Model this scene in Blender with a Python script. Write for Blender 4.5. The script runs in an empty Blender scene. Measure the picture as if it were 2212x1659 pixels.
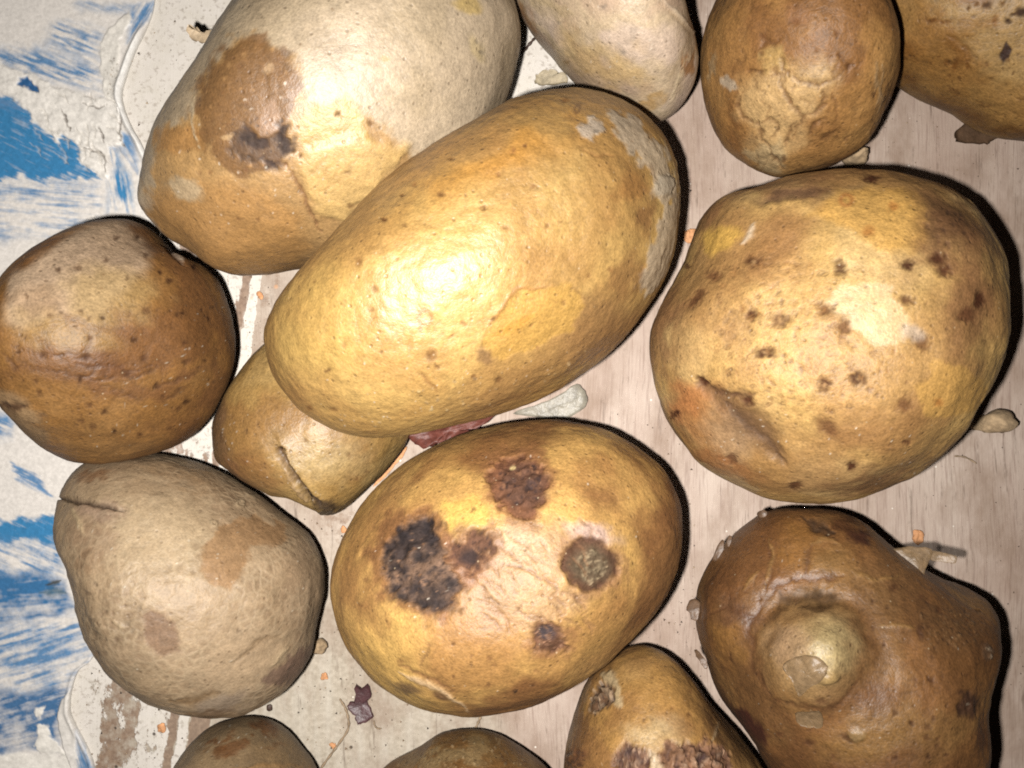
import bpy, math
import numpy as np

# ------------------------------------------------------------------ camera, light, exposure
SC = bpy.context.scene
W, D = 0.25, 0.2165            # width of board seen (m), camera height above the board (m)
VW, VH = 2212.0, 1659.0        # layout units: board spans VW x VH units in view
S0 = W / VW

cam_d = bpy.data.cameras.new('camera')
cam = bpy.data.objects.new('camera', cam_d)
SC.collection.objects.link(cam)
cam.location = (0, 0, D)
cam_d.sensor_fit = 'HORIZONTAL'
cam_d.angle = 2 * math.atan(W / 2 / D)
cam_d.clip_start, cam_d.clip_end = 0.002, 20
SC.camera = cam

wd = bpy.data.worlds.new('World'); SC.world = wd; wd.use_nodes = True
wd.node_tree.nodes['Background'].inputs[0].default_value = (1.0, 0.80, 0.62, 1)
wd.node_tree.nodes['Background'].inputs[1].default_value = 0.006

fl = bpy.data.lights.new('phone_flash', 'AREA')
fl.shape = 'DISK'; fl.size = 0.005; fl.energy = 0.86; fl.spread = math.radians(152); fl.color = (1.0, 0.968, 0.925)
flo = bpy.data.objects.new('phone_flash', fl)
SC.collection.objects.link(flo)
flo.location = (-0.0125, -0.0065, D + 0.002)

SC.view_settings.view_transform = 'Standard'
SC.view_settings.look = 'None'
SC.view_settings.exposure = 0.0
SC.view_settings.gamma = 1.0
SC.view_settings.use_curve_mapping = False
SC.render.engine = 'CYCLES'
SC.cycles.use_denoising = False
SC.cycles.max_bounces = 5
SC.cycles.diffuse_bounces = 1
SC.cycles.filter_width = 1.9
SC.cycles.sample_clamp_indirect = 4

# ------------------------------------------------------------------ helpers
rng = np.random.default_rng(11)
TAB = rng.uniform(-1, 1, (32, 32, 32)).astype(np.float32)

def vnoise(p):
    """smooth value noise, p (n,3) -> (n,) in -1..1"""
    f = np.floor(p); t = (p - f).astype(np.float32); i = f.astype(np.int64) & 31
    j = (i + 1) & 31
    t = t * t * t * (t * (t * 6 - 15) + 10)
    x0, y0, z0 = i.T; x1, y1, z1 = j.T; tx, ty, tz = t.T
    a = TAB[x0, y0, z0] * (1 - tx) + TAB[x1, y0, z0] * tx
    b = TAB[x0, y1, z0] * (1 - tx) + TAB[x1, y1, z0] * tx
    c = TAB[x0, y0, z1] * (1 - tx) + TAB[x1, y0, z1] * tx
    d = TAB[x0, y1, z1] * (1 - tx) + TAB[x1, y1, z1] * tx
    return (a * (1 - ty) + b * ty) * (1 - tz) + (c * (1 - ty) + d * ty) * tz

ROT = np.array([[0.36, 0.48, -0.8], [-0.8, 0.6, 0.0], [0.48, 0.64, 0.6]])
def fbm(p, lam, octv=4, seed=0, gain=0.5):
    """p in mm, lam = largest feature in mm"""
    q = p / lam + seed * 7.31
    out = np.zeros(len(p), np.float32); a = 1.0; tot = 0
    for k in range(octv):
        out += a * vnoise(q); tot += a
        q = (q @ ROT) * 2.03 + 3.7; a *= gain
    return out / tot * 1.6

def lin(c):
    c = np.asarray(c, float) / 255.0
    return np.where(c <= 0.04045, c / 12.92, ((c + 0.055) / 1.055) ** 2.4)

ALB = 0.70
def alb(c):
    return lin(c) * ALB

def unproj(vx, vy, z):
    k = S0 * (D - z) / D
    return (vx - VW / 2) * k, -(vy - VH / 2) * k

def proj(P):
    k = S0 * (D - P[:, 2]) / D
    return P[:, 0] / k + VW / 2, VH / 2 - P[:, 1] / k

def sstep(e0, e1, x):
    t = np.clip((x - e0) / (e1 - e0 + 1e-9), 0, 1)
    return t * t * (3 - 2 * t)

# local frames in which details were measured: name -> (ox, oy, scale)
Z = {'V': (0, 0, 1), 'A': (0, 0, .3333), 'B': (504, 0, .3333), 'C': (1474.6, 0, .3333), 'D': (0, 432, .3333),
     'E': (648, 432, .3333), 'F': (1368, 360, .4512), 'G': (0, 936, .4358), 'H': (648, 864, .434),
     'I': (1440, 1065.6, .3577), 'J': (432, 828, .22785), 'K': (360, 1368, .2604), 'L': (792, 1368, .3907),
     'M': (0, 0, .3038), 'N': (0, 900, .4574), 'O': (1080, 0, .22785), 'P': (1080, 144, .3038),
     'Q': (1836, 0, .19534), 'R': (180, 1368, .3255), 'S': (1188, 1332, .22785), 'U': (468, 561.6, .1519)}
def tr(z, pts):
    ox, oy, s = Z[z]
    p = np.asarray(pts, float)
    return p * s + np.array([ox, oy])

def seg_dist(x, y, pts, closed):
    n = len(pts); d2 = np.full(len(x), 1e18); tt = np.zeros(len(x))
    L = 0.0; lens = []
    rngk = range(n if closed else n - 1)
    for k in rngk:
        a = pts[k]; b = pts[(k + 1) % n]; e = b - a; l2 = e @ e + 1e-12
        t = np.clip(((x - a[0]) * e[0] + (y - a[1]) * e[1]) / l2, 0, 1)
        dd = (x - a[0] - t * e[0]) ** 2 + (y - a[1] - t * e[1]) ** 2
        m = dd < d2
        d2 = np.where(m, dd, d2); tt = np.where(m, L + t * math.sqrt(l2), tt); L += math.sqrt(l2)
    return np.sqrt(d2), tt / max(L, 1e-9)

def inside(x, y, pts):
    c = np.zeros(len(x), bool); n = len(pts)
    for k in range(n):
        x0, y0 = pts[k]; x1, y1 = pts[(k + 1) % n]
        if y0 == y1: continue
        m = ((y0 > y) != (y1 > y)) & (x < (x1 - x0) * (y - y0) / (y1 - y0) + x0)
        c ^= m
    return c

class Paint:
    """colour, roughness and relief of a surface, point by point"""
    def __init__(s, P, vx, vy, base, rough=.5, top=None):
        n = len(P)
        s.P = P * 1000; s.vx = vx; s.vy = vy; s.n = n
        s.col = np.tile(alb(base), (n, 1)); s.rough = np.full(n, rough); s.disp = np.zeros(n)
        s.part = np.zeros(n, int); s.names = []
        s.top = np.ones(n) if top is None else top
        s.w = {}
    def warp(s, lam):
        if lam not in s.w:
            s.w[lam] = (fbm(s.P, lam, 3, 3), fbm(s.P, lam, 3, 9))
        return s.w[lam]
    def noise(s, lam, octv=4, seed=0):
        return fbm(s.P, lam, octv, seed)
    def _apply(s, m, idx, color, a, disp, rough, rd, mottle):
        m = m * s.top[idx]
        if color is not None:
            c = alb(color)[None, :]
            if mottle:
                c = c * (1 + mottle * fbm(s.P[idx], 1.6, 3, 5))[:, None]
            s.col[idx] += (c - s.col[idx]) * (m * a)[:, None]
        if disp: s.disp[idx] += disp * m
        if rd: s.disp[idx] += rd * m * fbm(s.P[idx], 1.8, 3, 21)
        if rough is not None: s.rough[idx] += (rough - s.rough[idx]) * m * a
    def _coords(s, amp, lam, bb, pad):
        pad = pad + amp * 2
        idx = np.nonzero((s.vx > bb[0] - pad) & (s.vx < bb[2] + pad) & (s.vy > bb[1] - pad) & (s.vy < bb[3] + pad))[0]
        x, y = s.vx[idx], s.vy[idx]
        if amp and len(idx):
            wx, wy = s.warp(lam)
            x = x + wx[idx] * amp; y = y + wy[idx] * amp
        return idx, x, y
    def poly(s, z, pts, color, a=1., soft=6., amp=6., lam=3., disp=0., rough=None, rd=0., part=None, mottle=.12, holes=0.):
        p = tr(z, pts)
        idx, x, y = s._coords(amp, lam, (p[:, 0].min(), p[:, 1].min(), p[:, 0].max(), p[:, 1].max()), soft)
        if not len(idx): return
        d, _ = seg_dist(x, y, p, True)
        d = np.where(inside(x, y, p), -d, d)
        m = 1 - sstep(-soft, soft, d)
        mm = m * (1 - holes * sstep(-.25, .25, fbm(s.P[idx], 2.4, 4, 77))) if holes else m
        s._apply(mm, idx, color, a, disp, rough, rd, mottle)
        if part: s.mark(idx[m > .5], part)
    def blob(s, z, cx, cy, rx, ry=None, ang=0, color=(0, 0, 0), a=1., soft=.35, amp=0., lam=2., disp=0., rough=None, rd=0., ring=False, part=None, mottle=.12):
        ry = ry or rx
        (cx, cy), = tr(z, [(cx, cy)]); k = Z[z][2]; rx *= k; ry *= k
        R = max(rx, ry) * (1 + soft)
        idx, x, y = s._coords(amp, lam, (cx - R, cy - R, cx + R, cy + R), 1)
        if not len(idx): return
        ca, sa = math.cos(math.radians(ang)), math.sin(math.radians(ang))
        dx, dy = x - cx, y - cy
        d = np.sqrt(((dx * ca + dy * sa) / rx) ** 2 + ((-dx * sa + dy * ca) / ry) ** 2)
        m = 1 - sstep(1 - soft, 1 + soft, d)
        if ring: m = m * sstep(.25, .8, d)
        s._apply(m, idx, color, a, disp, rough, rd, mottle)
        if part: s.mark(idx[m > .5], part)
    def line(s, z, pts, w, color, a=1., amp=3., lam=2., disp=0., taper=True, soft=1., rd=0.):
        p = tr(z, pts); w = w * Z[z][2]
        idx, x, y = s._coords(amp, lam, (p[:, 0].min(), p[:, 1].min(), p[:, 0].max(), p[:, 1].max()), w * 2 + 3)
        if not len(idx): return
        d, t = seg_dist(x, y, p, False)
        ww = w * (np.clip(4 * t * (1 - t), .25, 1) if taper else 1)
        m = np.exp(-(d / (ww + .3)) ** 2 * (1.2 / soft))
        s._apply(m, idx, color, a, disp, None, rd, 0)
    def specks(s, z, pts, n, r0, r1, color, a=1., disp=0., seed=1, ring=False, soft=.4, amp=1.5, vary=.25):
        p = tr(z, pts); g = np.random.default_rng(seed); k = 0
        lo, hi = p.min(0), p.max(0)
        while k < n:
            q = g.uniform(lo, hi, (n * 3, 2)); q = q[inside(q[:, 0], q[:, 1], p)]
            if not len(q): return
            for c in q:
                if k >= n: break
                k += 1
                r = r0 + (r1 - r0) * g.random() ** 2
                s.blob('V', c[0], c[1], r * g.uniform(.8, 1.3), r * g.uniform(.7, 1.1), g.uniform(0, 180),
                       np.clip(np.array(color) * g.uniform(1 - vary, 1 + vary), 0, 255), a * g.uniform(.6, 1), soft, amp, 1., disp, ring=ring, mottle=0)
    def dots(s, z, lst, color, a=.85, disp=-.12, amp=2.):
        for t in lst:
            x, y = t[0], t[1]; rx = t[2] if len(t) > 2 else 13; ry = t[3] if len(t) > 3 else rx; an = t[4] if len(t) > 4 else 0
            g = .5 + .5 * math.sin(x * 12.9898 + y * 78.233)
            s.blob(z, x, y, rx * (.85 + .2 * g), ry * (.85 + .2 * g), an, np.array(color) * (.9 + .25 * g), a * (.75 + .3 * (1 - g)), .6, amp + 1.6, .7, disp, .72)
    def mark(s, idx, name):
        s.names.append(name); s.part[idx] = len(s.names)

# ------------------------------------------------------------------ materials
def nodes_of(name):
    m = bpy.data.materials.new(name); m.use_nodes = True
    nt = m.node_tree; return m, nt, nt.nodes['Principled BSDF']
def N(nt, typ, **kw):
    n = nt.nodes.new(typ)
    for k, v in kw.items():
        if hasattr(n, k): setattr(n, k, v)
        else: n.inputs[k].default_value = v
    return n
def math_n(nt, op, a, b=None, clamp=False):
    n = nt.nodes.new('ShaderNodeMath'); n.operation = op; n.use_clamp = clamp
    for i, v in enumerate((a, b)):
        if v is None: continue
        if isinstance(v, (int, float)): n.inputs[i].default_value = v
        else: nt.links.new(v, n.inputs[i])
    return n.outputs[0]
def noise_n(nt, vec, scale, detail=3., rough=.6):
    n = N(nt, 'ShaderNodeTexNoise', Scale=scale, Detail=detail, Roughness=rough)
    nt.links.new(vec, n.inputs['Vector']); return n.outputs['Fac']
def mapr(nt, v, a, b, c, d):
    n = nt.nodes.new('ShaderNodeMapRange'); nt.links.new(v, n.inputs[0])
    for i, q in enumerate((a, b, c, d)): n.inputs[i + 1].default_value = q
    return n.outputs[0]
def mixc(nt, f, a, b, mode='MIX'):
    n = nt.nodes.new('ShaderNodeMix'); n.data_type = 'RGBA'; n.blend_type = mode
    for sock, v in ((n.inputs[0], f), (n.inputs[6], a), (n.inputs[7], b)):
        if isinstance(v, (int, float)): sock.default_value = v
        elif isinstance(v, (tuple, list, np.ndarray)): sock.default_value = (*v[:3], 1)
        else: nt.links.new(v, sock)
    return n.outputs[2]

def skin_material(name, grain=.30, net=0., cell=0., dash=.5, spec=.38):
    m, nt, b = nodes_of(name); L = nt.links.new
    co = nt.nodes.new('ShaderNodeTexCoord').outputs['Object']
    at = N(nt, 'ShaderNodeAttribute', attribute_name='skin'); col = at.outputs['Color']; ro = at.outputs['Alpha']
    f1 = noise_n(nt, co, 1900, 2.5, .65)
    f2 = noise_n(nt, co, 620, 3, .6)
    g = math_n(nt, 'ADD', mapr(nt, f1, .3, .7, 1 - grain, 1 + grain * .8), mapr(nt, f2, .3, .7, -grain * .45, grain * .45))
    col = mixc(nt, 1., col, g, 'MULTIPLY')
    height = math_n(nt, 'ADD', math_n(nt, 'MULTIPLY', f1, .55), math_n(nt, 'MULTIPLY', f2, .7))
    pv = N(nt, 'ShaderNodeTexVoronoi', feature='F1', Scale=640.); L(co, pv.inputs['Vector'])
    ps = nt.nodes.new('ShaderNodeSeparateColor'); L(pv.outputs['Color'], ps.inputs[0])
    pore = math_n(nt, 'MULTIPLY', mapr(nt, pv.outputs['Distance'], .10, .26, 1, 0), math_n(nt, 'LESS_THAN', ps.outputs[0], .30))
    col = mixc(nt, math_n(nt, 'MULTIPLY', pore, .38), col, alb((92, 62, 38)))
    pale = math_n(nt, 'MULTIPLY', mapr(nt, pv.outputs['Distance'], .06, .16, 1, 0), math_n(nt, 'GREATER_THAN', ps.outputs[0], .90))
    col = mixc(nt, math_n(nt, 'MULTIPLY', pale, .45), col, alb((240, 216, 176)))
    height = math_n(nt, 'SUBTRACT', height, math_n(nt, 'MULTIPLY', pore, .5))
    if cell:   # shallow pebbling under the skin
        v = N(nt, 'ShaderNodeTexVoronoi', feature='SMOOTH_F1', Scale=420., Smoothness=.5); L(co, v.inputs['Vector'])
        height = math_n(nt, 'ADD', height, math_n(nt, 'MULTIPLY', v.outputs['Distance'], -cell))
    if net:    # russet netting: pale raised threads round sunken cells
        wv = N(nt, 'ShaderNodeTexNoise', Scale=500., Detail=2.); L(co, wv.inputs['Vector'])
        mx = nt.nodes.new('ShaderNodeVectorMath'); mx.operation = 'MULTIPLY_ADD'
        L(wv.outputs['Color'], mx.inputs[0]); mx.inputs[1].default_value = (.0007,) * 3; L(co, mx.inputs[2])
        v = N(nt, 'ShaderNodeTexVoronoi', feature='DISTANCE_TO_EDGE', Scale=470.); L(mx.outputs[0], v.inputs['Vector'])
        e = mapr(nt, v.outputs['Distance'], .03, .26, 1, 0)
        area = mapr(nt, noise_n(nt, co, 70, 2), .42, .62, .1, 1)
        nm = N(nt, 'ShaderNodeAttribute', attribute_name='net').outputs['Fac']
        e = math_n(nt, 'MULTIPLY', math_n(nt, 'MULTIPLY', e, area), nm)
        inv = math_n(nt, 'MULTIPLY', math_n(nt, 'MULTIPLY', mapr(nt, v.outputs['Distance'], .08, .4, 0, 1), area), nm)
        col = mixc(nt, math_n(nt, 'MULTIPLY', e, .35 * net), col, alb((214, 192, 158)))
        col = mixc(nt, math_n(nt, 'MULTIPLY', inv, .40 * net), col, alb((128, 104, 82)))
        height = math_n(nt, 'ADD', height, math_n(nt, 'MULTIPLY', e, .6 * net))
    L(col, b.inputs['Base Color'])
    L(ro, b.inputs['Roughness']); L(mapr(nt, ro, .5, .72, spec, .1), b.inputs['Specular IOR Level'])
    bp = N(nt, 'ShaderNodeBump', Strength=dash, Distance=.00035); L(height, bp.inputs['Height']); L(bp.outputs[0], b.inputs['Normal'])
    return m

def flake_material(name, c, trans=.25, rough=.45, alpha=1.):
    m, nt, b = nodes_of(name); L = nt.links.new
    co = nt.nodes.new('ShaderNodeTexCoord').outputs['Object']
    f = noise_n(nt, co, 700, 4, .65)
    L(mixc(nt, 1., mixc(nt, 0., alb(c), alb(c)), mapr(nt, f, .3, .7, .62, 1.25), 'MULTIPLY'), b.inputs['Base Color'])
    b.inputs['Roughness'].default_value = rough
    b.inputs['Alpha'].default_value = alpha
    bp = N(nt, 'ShaderNodeBump', Strength=.6, Distance=.0004); L(f, bp.inputs['Height']); L(bp.outputs[0], b.inputs['Normal'])
    return m

# ------------------------------------------------------------------ mesh building
def mesh_from(name, P, quads, tris=None, smooth=True):
    me = bpy.data.meshes.new(name)
    nq = len(quads); nt_ = 0 if tris is None else len(tris)
    me.vertices.add(len(P)); me.vertices.foreach_set('co', np.ascontiguousarray(P, np.float32).ravel())
    loops = np.concatenate([np.asarray(quads).ravel()] + ([np.asarray(tris).ravel()] if nt_ else [])).astype(np.int32)
    me.loops.add(len(loops)); me.loops.foreach_set('vertex_index', loops)
    me.polygons.add(nq + nt_)
    st = np.concatenate([np.arange(nq) * 4, nq * 4 + np.arange(nt_) * 3]).astype(np.int32)
    me.polygons.foreach_set('loop_start', st)
    me.update(calc_edges=True)
    if smooth: me.polygons.foreach_set('use_smooth', np.ones(nq + nt_, bool))
    me.validate()
    return me

def put(name, me, mat, loc=(0, 0, 0), parent=None, label=None, cat=None, group=None, kind=None):
    o = bpy.data.objects.new(name, me); SC.collection.objects.link(o)
    o.location = loc
    if parent is not None: o.parent = parent
    if mat is not None: me.materials.append(mat)
    for k, v in (('label', label), ('category', cat), ('group', group), ('kind', kind)):
        if v: o[k] = v
    return o

def normals(P, quads, tris=None):
    q = np.asarray(quads)
    fn = np.cross(P[q[:, 2]] - P[q[:, 0]], P[q[:, 3]] - P[q[:, 1]])
    out = np.zeros_like(P)
    for k in range(4):
        for c in range(3):
            out[:, c] += np.bincount(q[:, k], fn[:, c], len(P))
    l = np.linalg.norm(out, axis=1); l[l == 0] = 1
    return out / l[:, None]

def set_color(me, name, rgb, a):
    at = me.attributes.new(name, 'FLOAT_COLOR', 'POINT')
    at.data.foreach_set('color', np.concatenate([np.clip(rgb, 0.004, 1), a[:, None]], 1).astype(np.float32).ravel())
def set_float(me, name, v):
    at = me.attributes.new(name, 'FLOAT', 'POINT'); at.data.foreach_set('value', v.astype(np.float32))

def catmull(p, k=8):
    n = len(p); out = []
    for i in range(n):
        a, b, c, d = p[i - 1], p[i], p[(i + 1) % n], p[(i + 2) % n]
        for t in np.arange(k) / k:
            out.append(.5 * (2 * b + (c - a) * t + (2 * a - 5 * b + 4 * c - d) * t * t + (3 * b - a - 3 * c + d) * t ** 3))
    return np.array(out)

def ray_radius(poly, c, th):
    d = poly - c; a = np.arctan2(d[:, 1], d[:, 0]); r = np.hypot(d[:, 0], d[:, 1])
    bins = np.full(720, -1.0)
    k = ((a + math.pi) / (2 * math.pi) * 720).astype(int) % 720
    np.maximum.at(bins, k, r)
    ok = np.nonzero(bins > 0)[0]
    cent = (ok + .5) / 720 * 2 * math.pi - math.pi
    return np.interp(th, np.concatenate([cent - 2 * math.pi, cent, cent + 2 * math.pi]), np.tile(bins[ok], 3))

TH = np.arange(360) / 360 * 2 * math.pi - math.pi
def tab_eval(tab, th):
    return np.interp(th, np.concatenate([TH, [math.pi]]), np.concatenate([tab, tab[:1]]))
def circ_smooth(tab, sig):
    k = np.arange(-60, 61); g = np.exp(-(k / sig) ** 2 / 2); g /= g.sum()
    return np.convolve(np.concatenate([tab[-60:], tab, tab[:60]]), g, 'valid')

ROOT = {}
TOPZ = {}   # potato name -> (vx, vy, P) to let flakes find the surface
def potato(key, zone, outline, apex, zc, H, base_col, paint, label, zb=0.0, tilt=(0, 0), flat=1., dens=.92,
           rough=.5, lump=1.15, mat=None, lump_fn=None, gain=1., sat=1.06, green=1.):
    zc, H, zb = zc / 1000, H / 1000, zb / 1000
    out = catmull(tr(zone, outline))
    ar = .5 * abs(np.sum(out[:, 0] * np.roll(out[:, 1], -1) - np.roll(out[:, 0], -1) * out[:, 1]))
    n = int(math.sqrt(ar) / 2.16 * dens * 1.1)
    g = np.linspace(-1, 1, n); u, v = np.meshgrid(g, g); u = u.ravel(); v = v.ravel()
    big = np.abs(u) >= np.abs(v)                       # concentric square -> disc
    rho = np.where(big, u, v)
    with np.errstate(divide='ignore', invalid='ignore'):
        phi = np.where(big, math.pi / 4 * v / u, math.pi / 2 - math.pi / 4 * u / v)
    phi[np.abs(rho) < 1e-12] = 0
    du, dv = rho * np.cos(phi), rho * np.sin(phi)
    rho = np.hypot(du, dv); th = np.arctan2(dv, du)
    idx = np.arange(n * n).reshape(n, n)
    q = np.stack([idx[:-1, :-1], idx[:-1, 1:], idx[1:, 1:], idx[1:, :-1]], -1).reshape(-1, 4)
    ring = np.concatenate([idx[0, :-1], idx[:-1, -1], idx[-1, :0:-1], idx[:0:-1, 0]])
    m = len(ring); K = 16
    th_r = th[ring]
    rho_all = [rho]; th_all = [th]; prev = ring; quads = [q]; nn = n * n
    for k in range(1, K + 1):
        rho_all.append(np.full(m, 1 + k / K * .97)); th_all.append(th_r)
        cur = nn + np.arange(m); nn += m
        quads.append(np.stack([prev, cur, np.roll(cur, -1), np.roll(prev, -1)], -1)); prev = cur
    rho = np.concatenate(rho_all); th = np.concatenate(th_all); quads = np.concatenate(quads)
    tris = np.stack([prev, np.full(m, nn), np.roll(prev, -1)], -1)
    quads = quads[:, ::-1].copy(); tris = tris[:, ::-1].copy()
    rho = np.append(rho, 2.0); th = np.append(th, 0.0)
    ph = rho * math.pi / 2
    cr = out[:, 0] * np.roll(out[:, 1], -1) - np.roll(out[:, 0], -1) * out[:, 1]
    cen = ((out + np.roll(out, -1, 0)) * cr[:, None]).sum(0) / (3 * cr.sum())
    cx, cy = unproj(cen[0] + apex[0], cen[1] + apex[1], zc)
    k0 = S0 * (D - zc) / D
    cV = np.array([cx / k0 + VW / 2, VH / 2 - cy / k0])
    # angles measured in layout space (y down)
    target = ray_radius(out, cV, TH)
    R = target.copy()
    sp, cp = np.sin(ph), np.cos(ph)
    zz = np.where(cp >= 0, H * np.abs(cp) ** flat, -(zc - zb) * np.abs(cp) ** .8)
    for it in range(14):
        Rs = circ_smooth(R, 16)
        r_ = tab_eval(Rs, th) + (tab_eval(R, th) - tab_eval(Rs, th)) * np.clip(sp, 0, 1) ** 5
        rr = r_ * sp * k0
        x = cx + rr * np.cos(th); y = cy - rr * np.sin(th)
        z = zc + zz
        z = np.maximum(z + tilt[0] * (x - cx) + tilt[1] * (y - cy), zb + (z - zb) * .3)
        P = np.stack([x, y, z], 1)
        Pm = P * 1000
        if it == 0:
            lmp = (fbm(Pm, 26, 2, len(key) + zc * 977) * .75 + fbm(Pm, 9, 2, zc * 331) * .25) * lump / 1000
        dirn = np.stack([sp * np.cos(th), -sp * np.sin(th), cp], 1)
        P = P + dirn * lmp[:, None] * np.clip(zz / H + 1.2, 0, 1)[:, None]
        vx, vy = proj(P)
        ddx, ddy = vx - cV[0], vy - cV[1]
        aa = np.arctan2(ddy, ddx); rad = np.hypot(ddx, ddy)
        sel = (rho > .6) & (rho < 1.5)
        mx = np.zeros(360); kk = ((aa[sel] + math.pi) / (2 * math.pi) * 360).astype(int) % 360
        np.maximum.at(mx, kk, rad[sel])
        good = mx > 0
        mx = np.interp(TH, TH[good], mx[good])
        ratio = np.clip(R / target * (target / np.maximum(mx, 1)) ** .8, .7, 1.3)
        R = target * circ_smooth(ratio, 5)
    nr = normals(P, quads)
    if lump_fn is not None:
        P = P + nr * (lump_fn(vx, vy, Pm) / 1000 * np.clip(1.3 - rho, 0, 1))[:, None]
        nr = normals(P, quads); vx, vy = proj(P)
    top = 1 - sstep(1.05, 1.35, rho)
    pt = Paint(P, vx, vy, base_col, rough, top)
    paint(pt)
    gl = pt.col.mean(1, keepdims=True)
    pt.col = (gl + (pt.col - gl) * sat) * gain * np.array([1., green, 1.])
    pt.disp *= np.clip((1.02 - rho) * 9, .15, 1)
    P = P + nr * ((pt.disp + .035 * fbm(pt.P, 1.1, 2, 91)) / 1000)[:, None]
    sel = rho < 1.05
    TOPZ[key] = (vx[sel], vy[sel], P[sel], nr[sel])
    org = np.array([cx, cy, zb]); Pl = P - org
    pid = pt.part; fq = pid[quads]; ft = np.zeros(len(tris), int)
    fid = np.where((fq == fq[:, :1]).all(1), fq[:, 0], 0)
    g1 = n - 1; fg = fid[:g1 * g1].reshape(g1, g1).copy(); clean = np.zeros_like(fg)
    def flood(seed, allow):
        cur = seed & allow
        while True:
            nx = cur.copy()
            nx[1:] |= cur[:-1]; nx[:-1] |= cur[1:]; nx[:, 1:] |= cur[:, :-1]; nx[:, :-1] |= cur[:, 1:]
            nx &= allow
            if nx.sum() == cur.sum(): return cur
            cur = nx
    for k in range(len(pt.names)):
        mk = fg == k + 1; best = None; left = mk.copy()
        for _ in range(12):
            if not left.any(): break
            f = np.zeros_like(left); f.flat[np.argmax(left)] = True
            c = flood(f, left); left &= ~c
            if best is None or c.sum() > best.sum(): best = c
        if best is None: continue
        bd = np.zeros_like(mk); bd[0] = bd[-1] = True; bd[:, 0] = bd[:, -1] = True
        clean[~flood(bd, ~best)] = k + 1
    fid = fid * 0; fid[:g1 * g1] = clean.ravel()
    net = getattr(pt, 'net', np.ones(pt.n))
    def sub(nm, fsel, tsel):
        qq = quads[fsel]; tt = tris[tsel]
        used = np.unique(np.concatenate([qq.ravel(), tt.ravel()]))
        mp = np.full(len(P), -1); mp[used] = np.arange(len(used))
        me = mesh_from(nm, Pl[used], mp[qq], mp[tt] if len(tt) else None)
        set_color(me, 'skin', pt.col[used], pt.rough[used]); set_float(me, 'net', net[used])
        return me
    root = put('potato', None, None, org, None, label, 'potato', 'potatoes laid out on the board')
    put('body', sub('body', fid == 0, np.ones(len(tris), bool)), mat, (0, 0, 0), root)
    ROOT[key] = (root, org)
    for k, nm in enumerate(pt.names):
        if (fid == k + 1).sum() > 20:
            put(nm, sub(nm, fid == k + 1, np.zeros(len(tris), bool)), mat, (0, 0, 0), root)
    return root

def surf(key, vx, vy):
    a, b, P, nr = TOPZ[key]
    d = (a - vx) ** 2 + (b - vy) ** 2
    # uppermost of the close ones
    near = np.nonzero(d < max(d.min() * 1.5, 9))[0]
    k = near[np.argmax(P[near, 2])]
    return P[k], nr[k]

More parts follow.
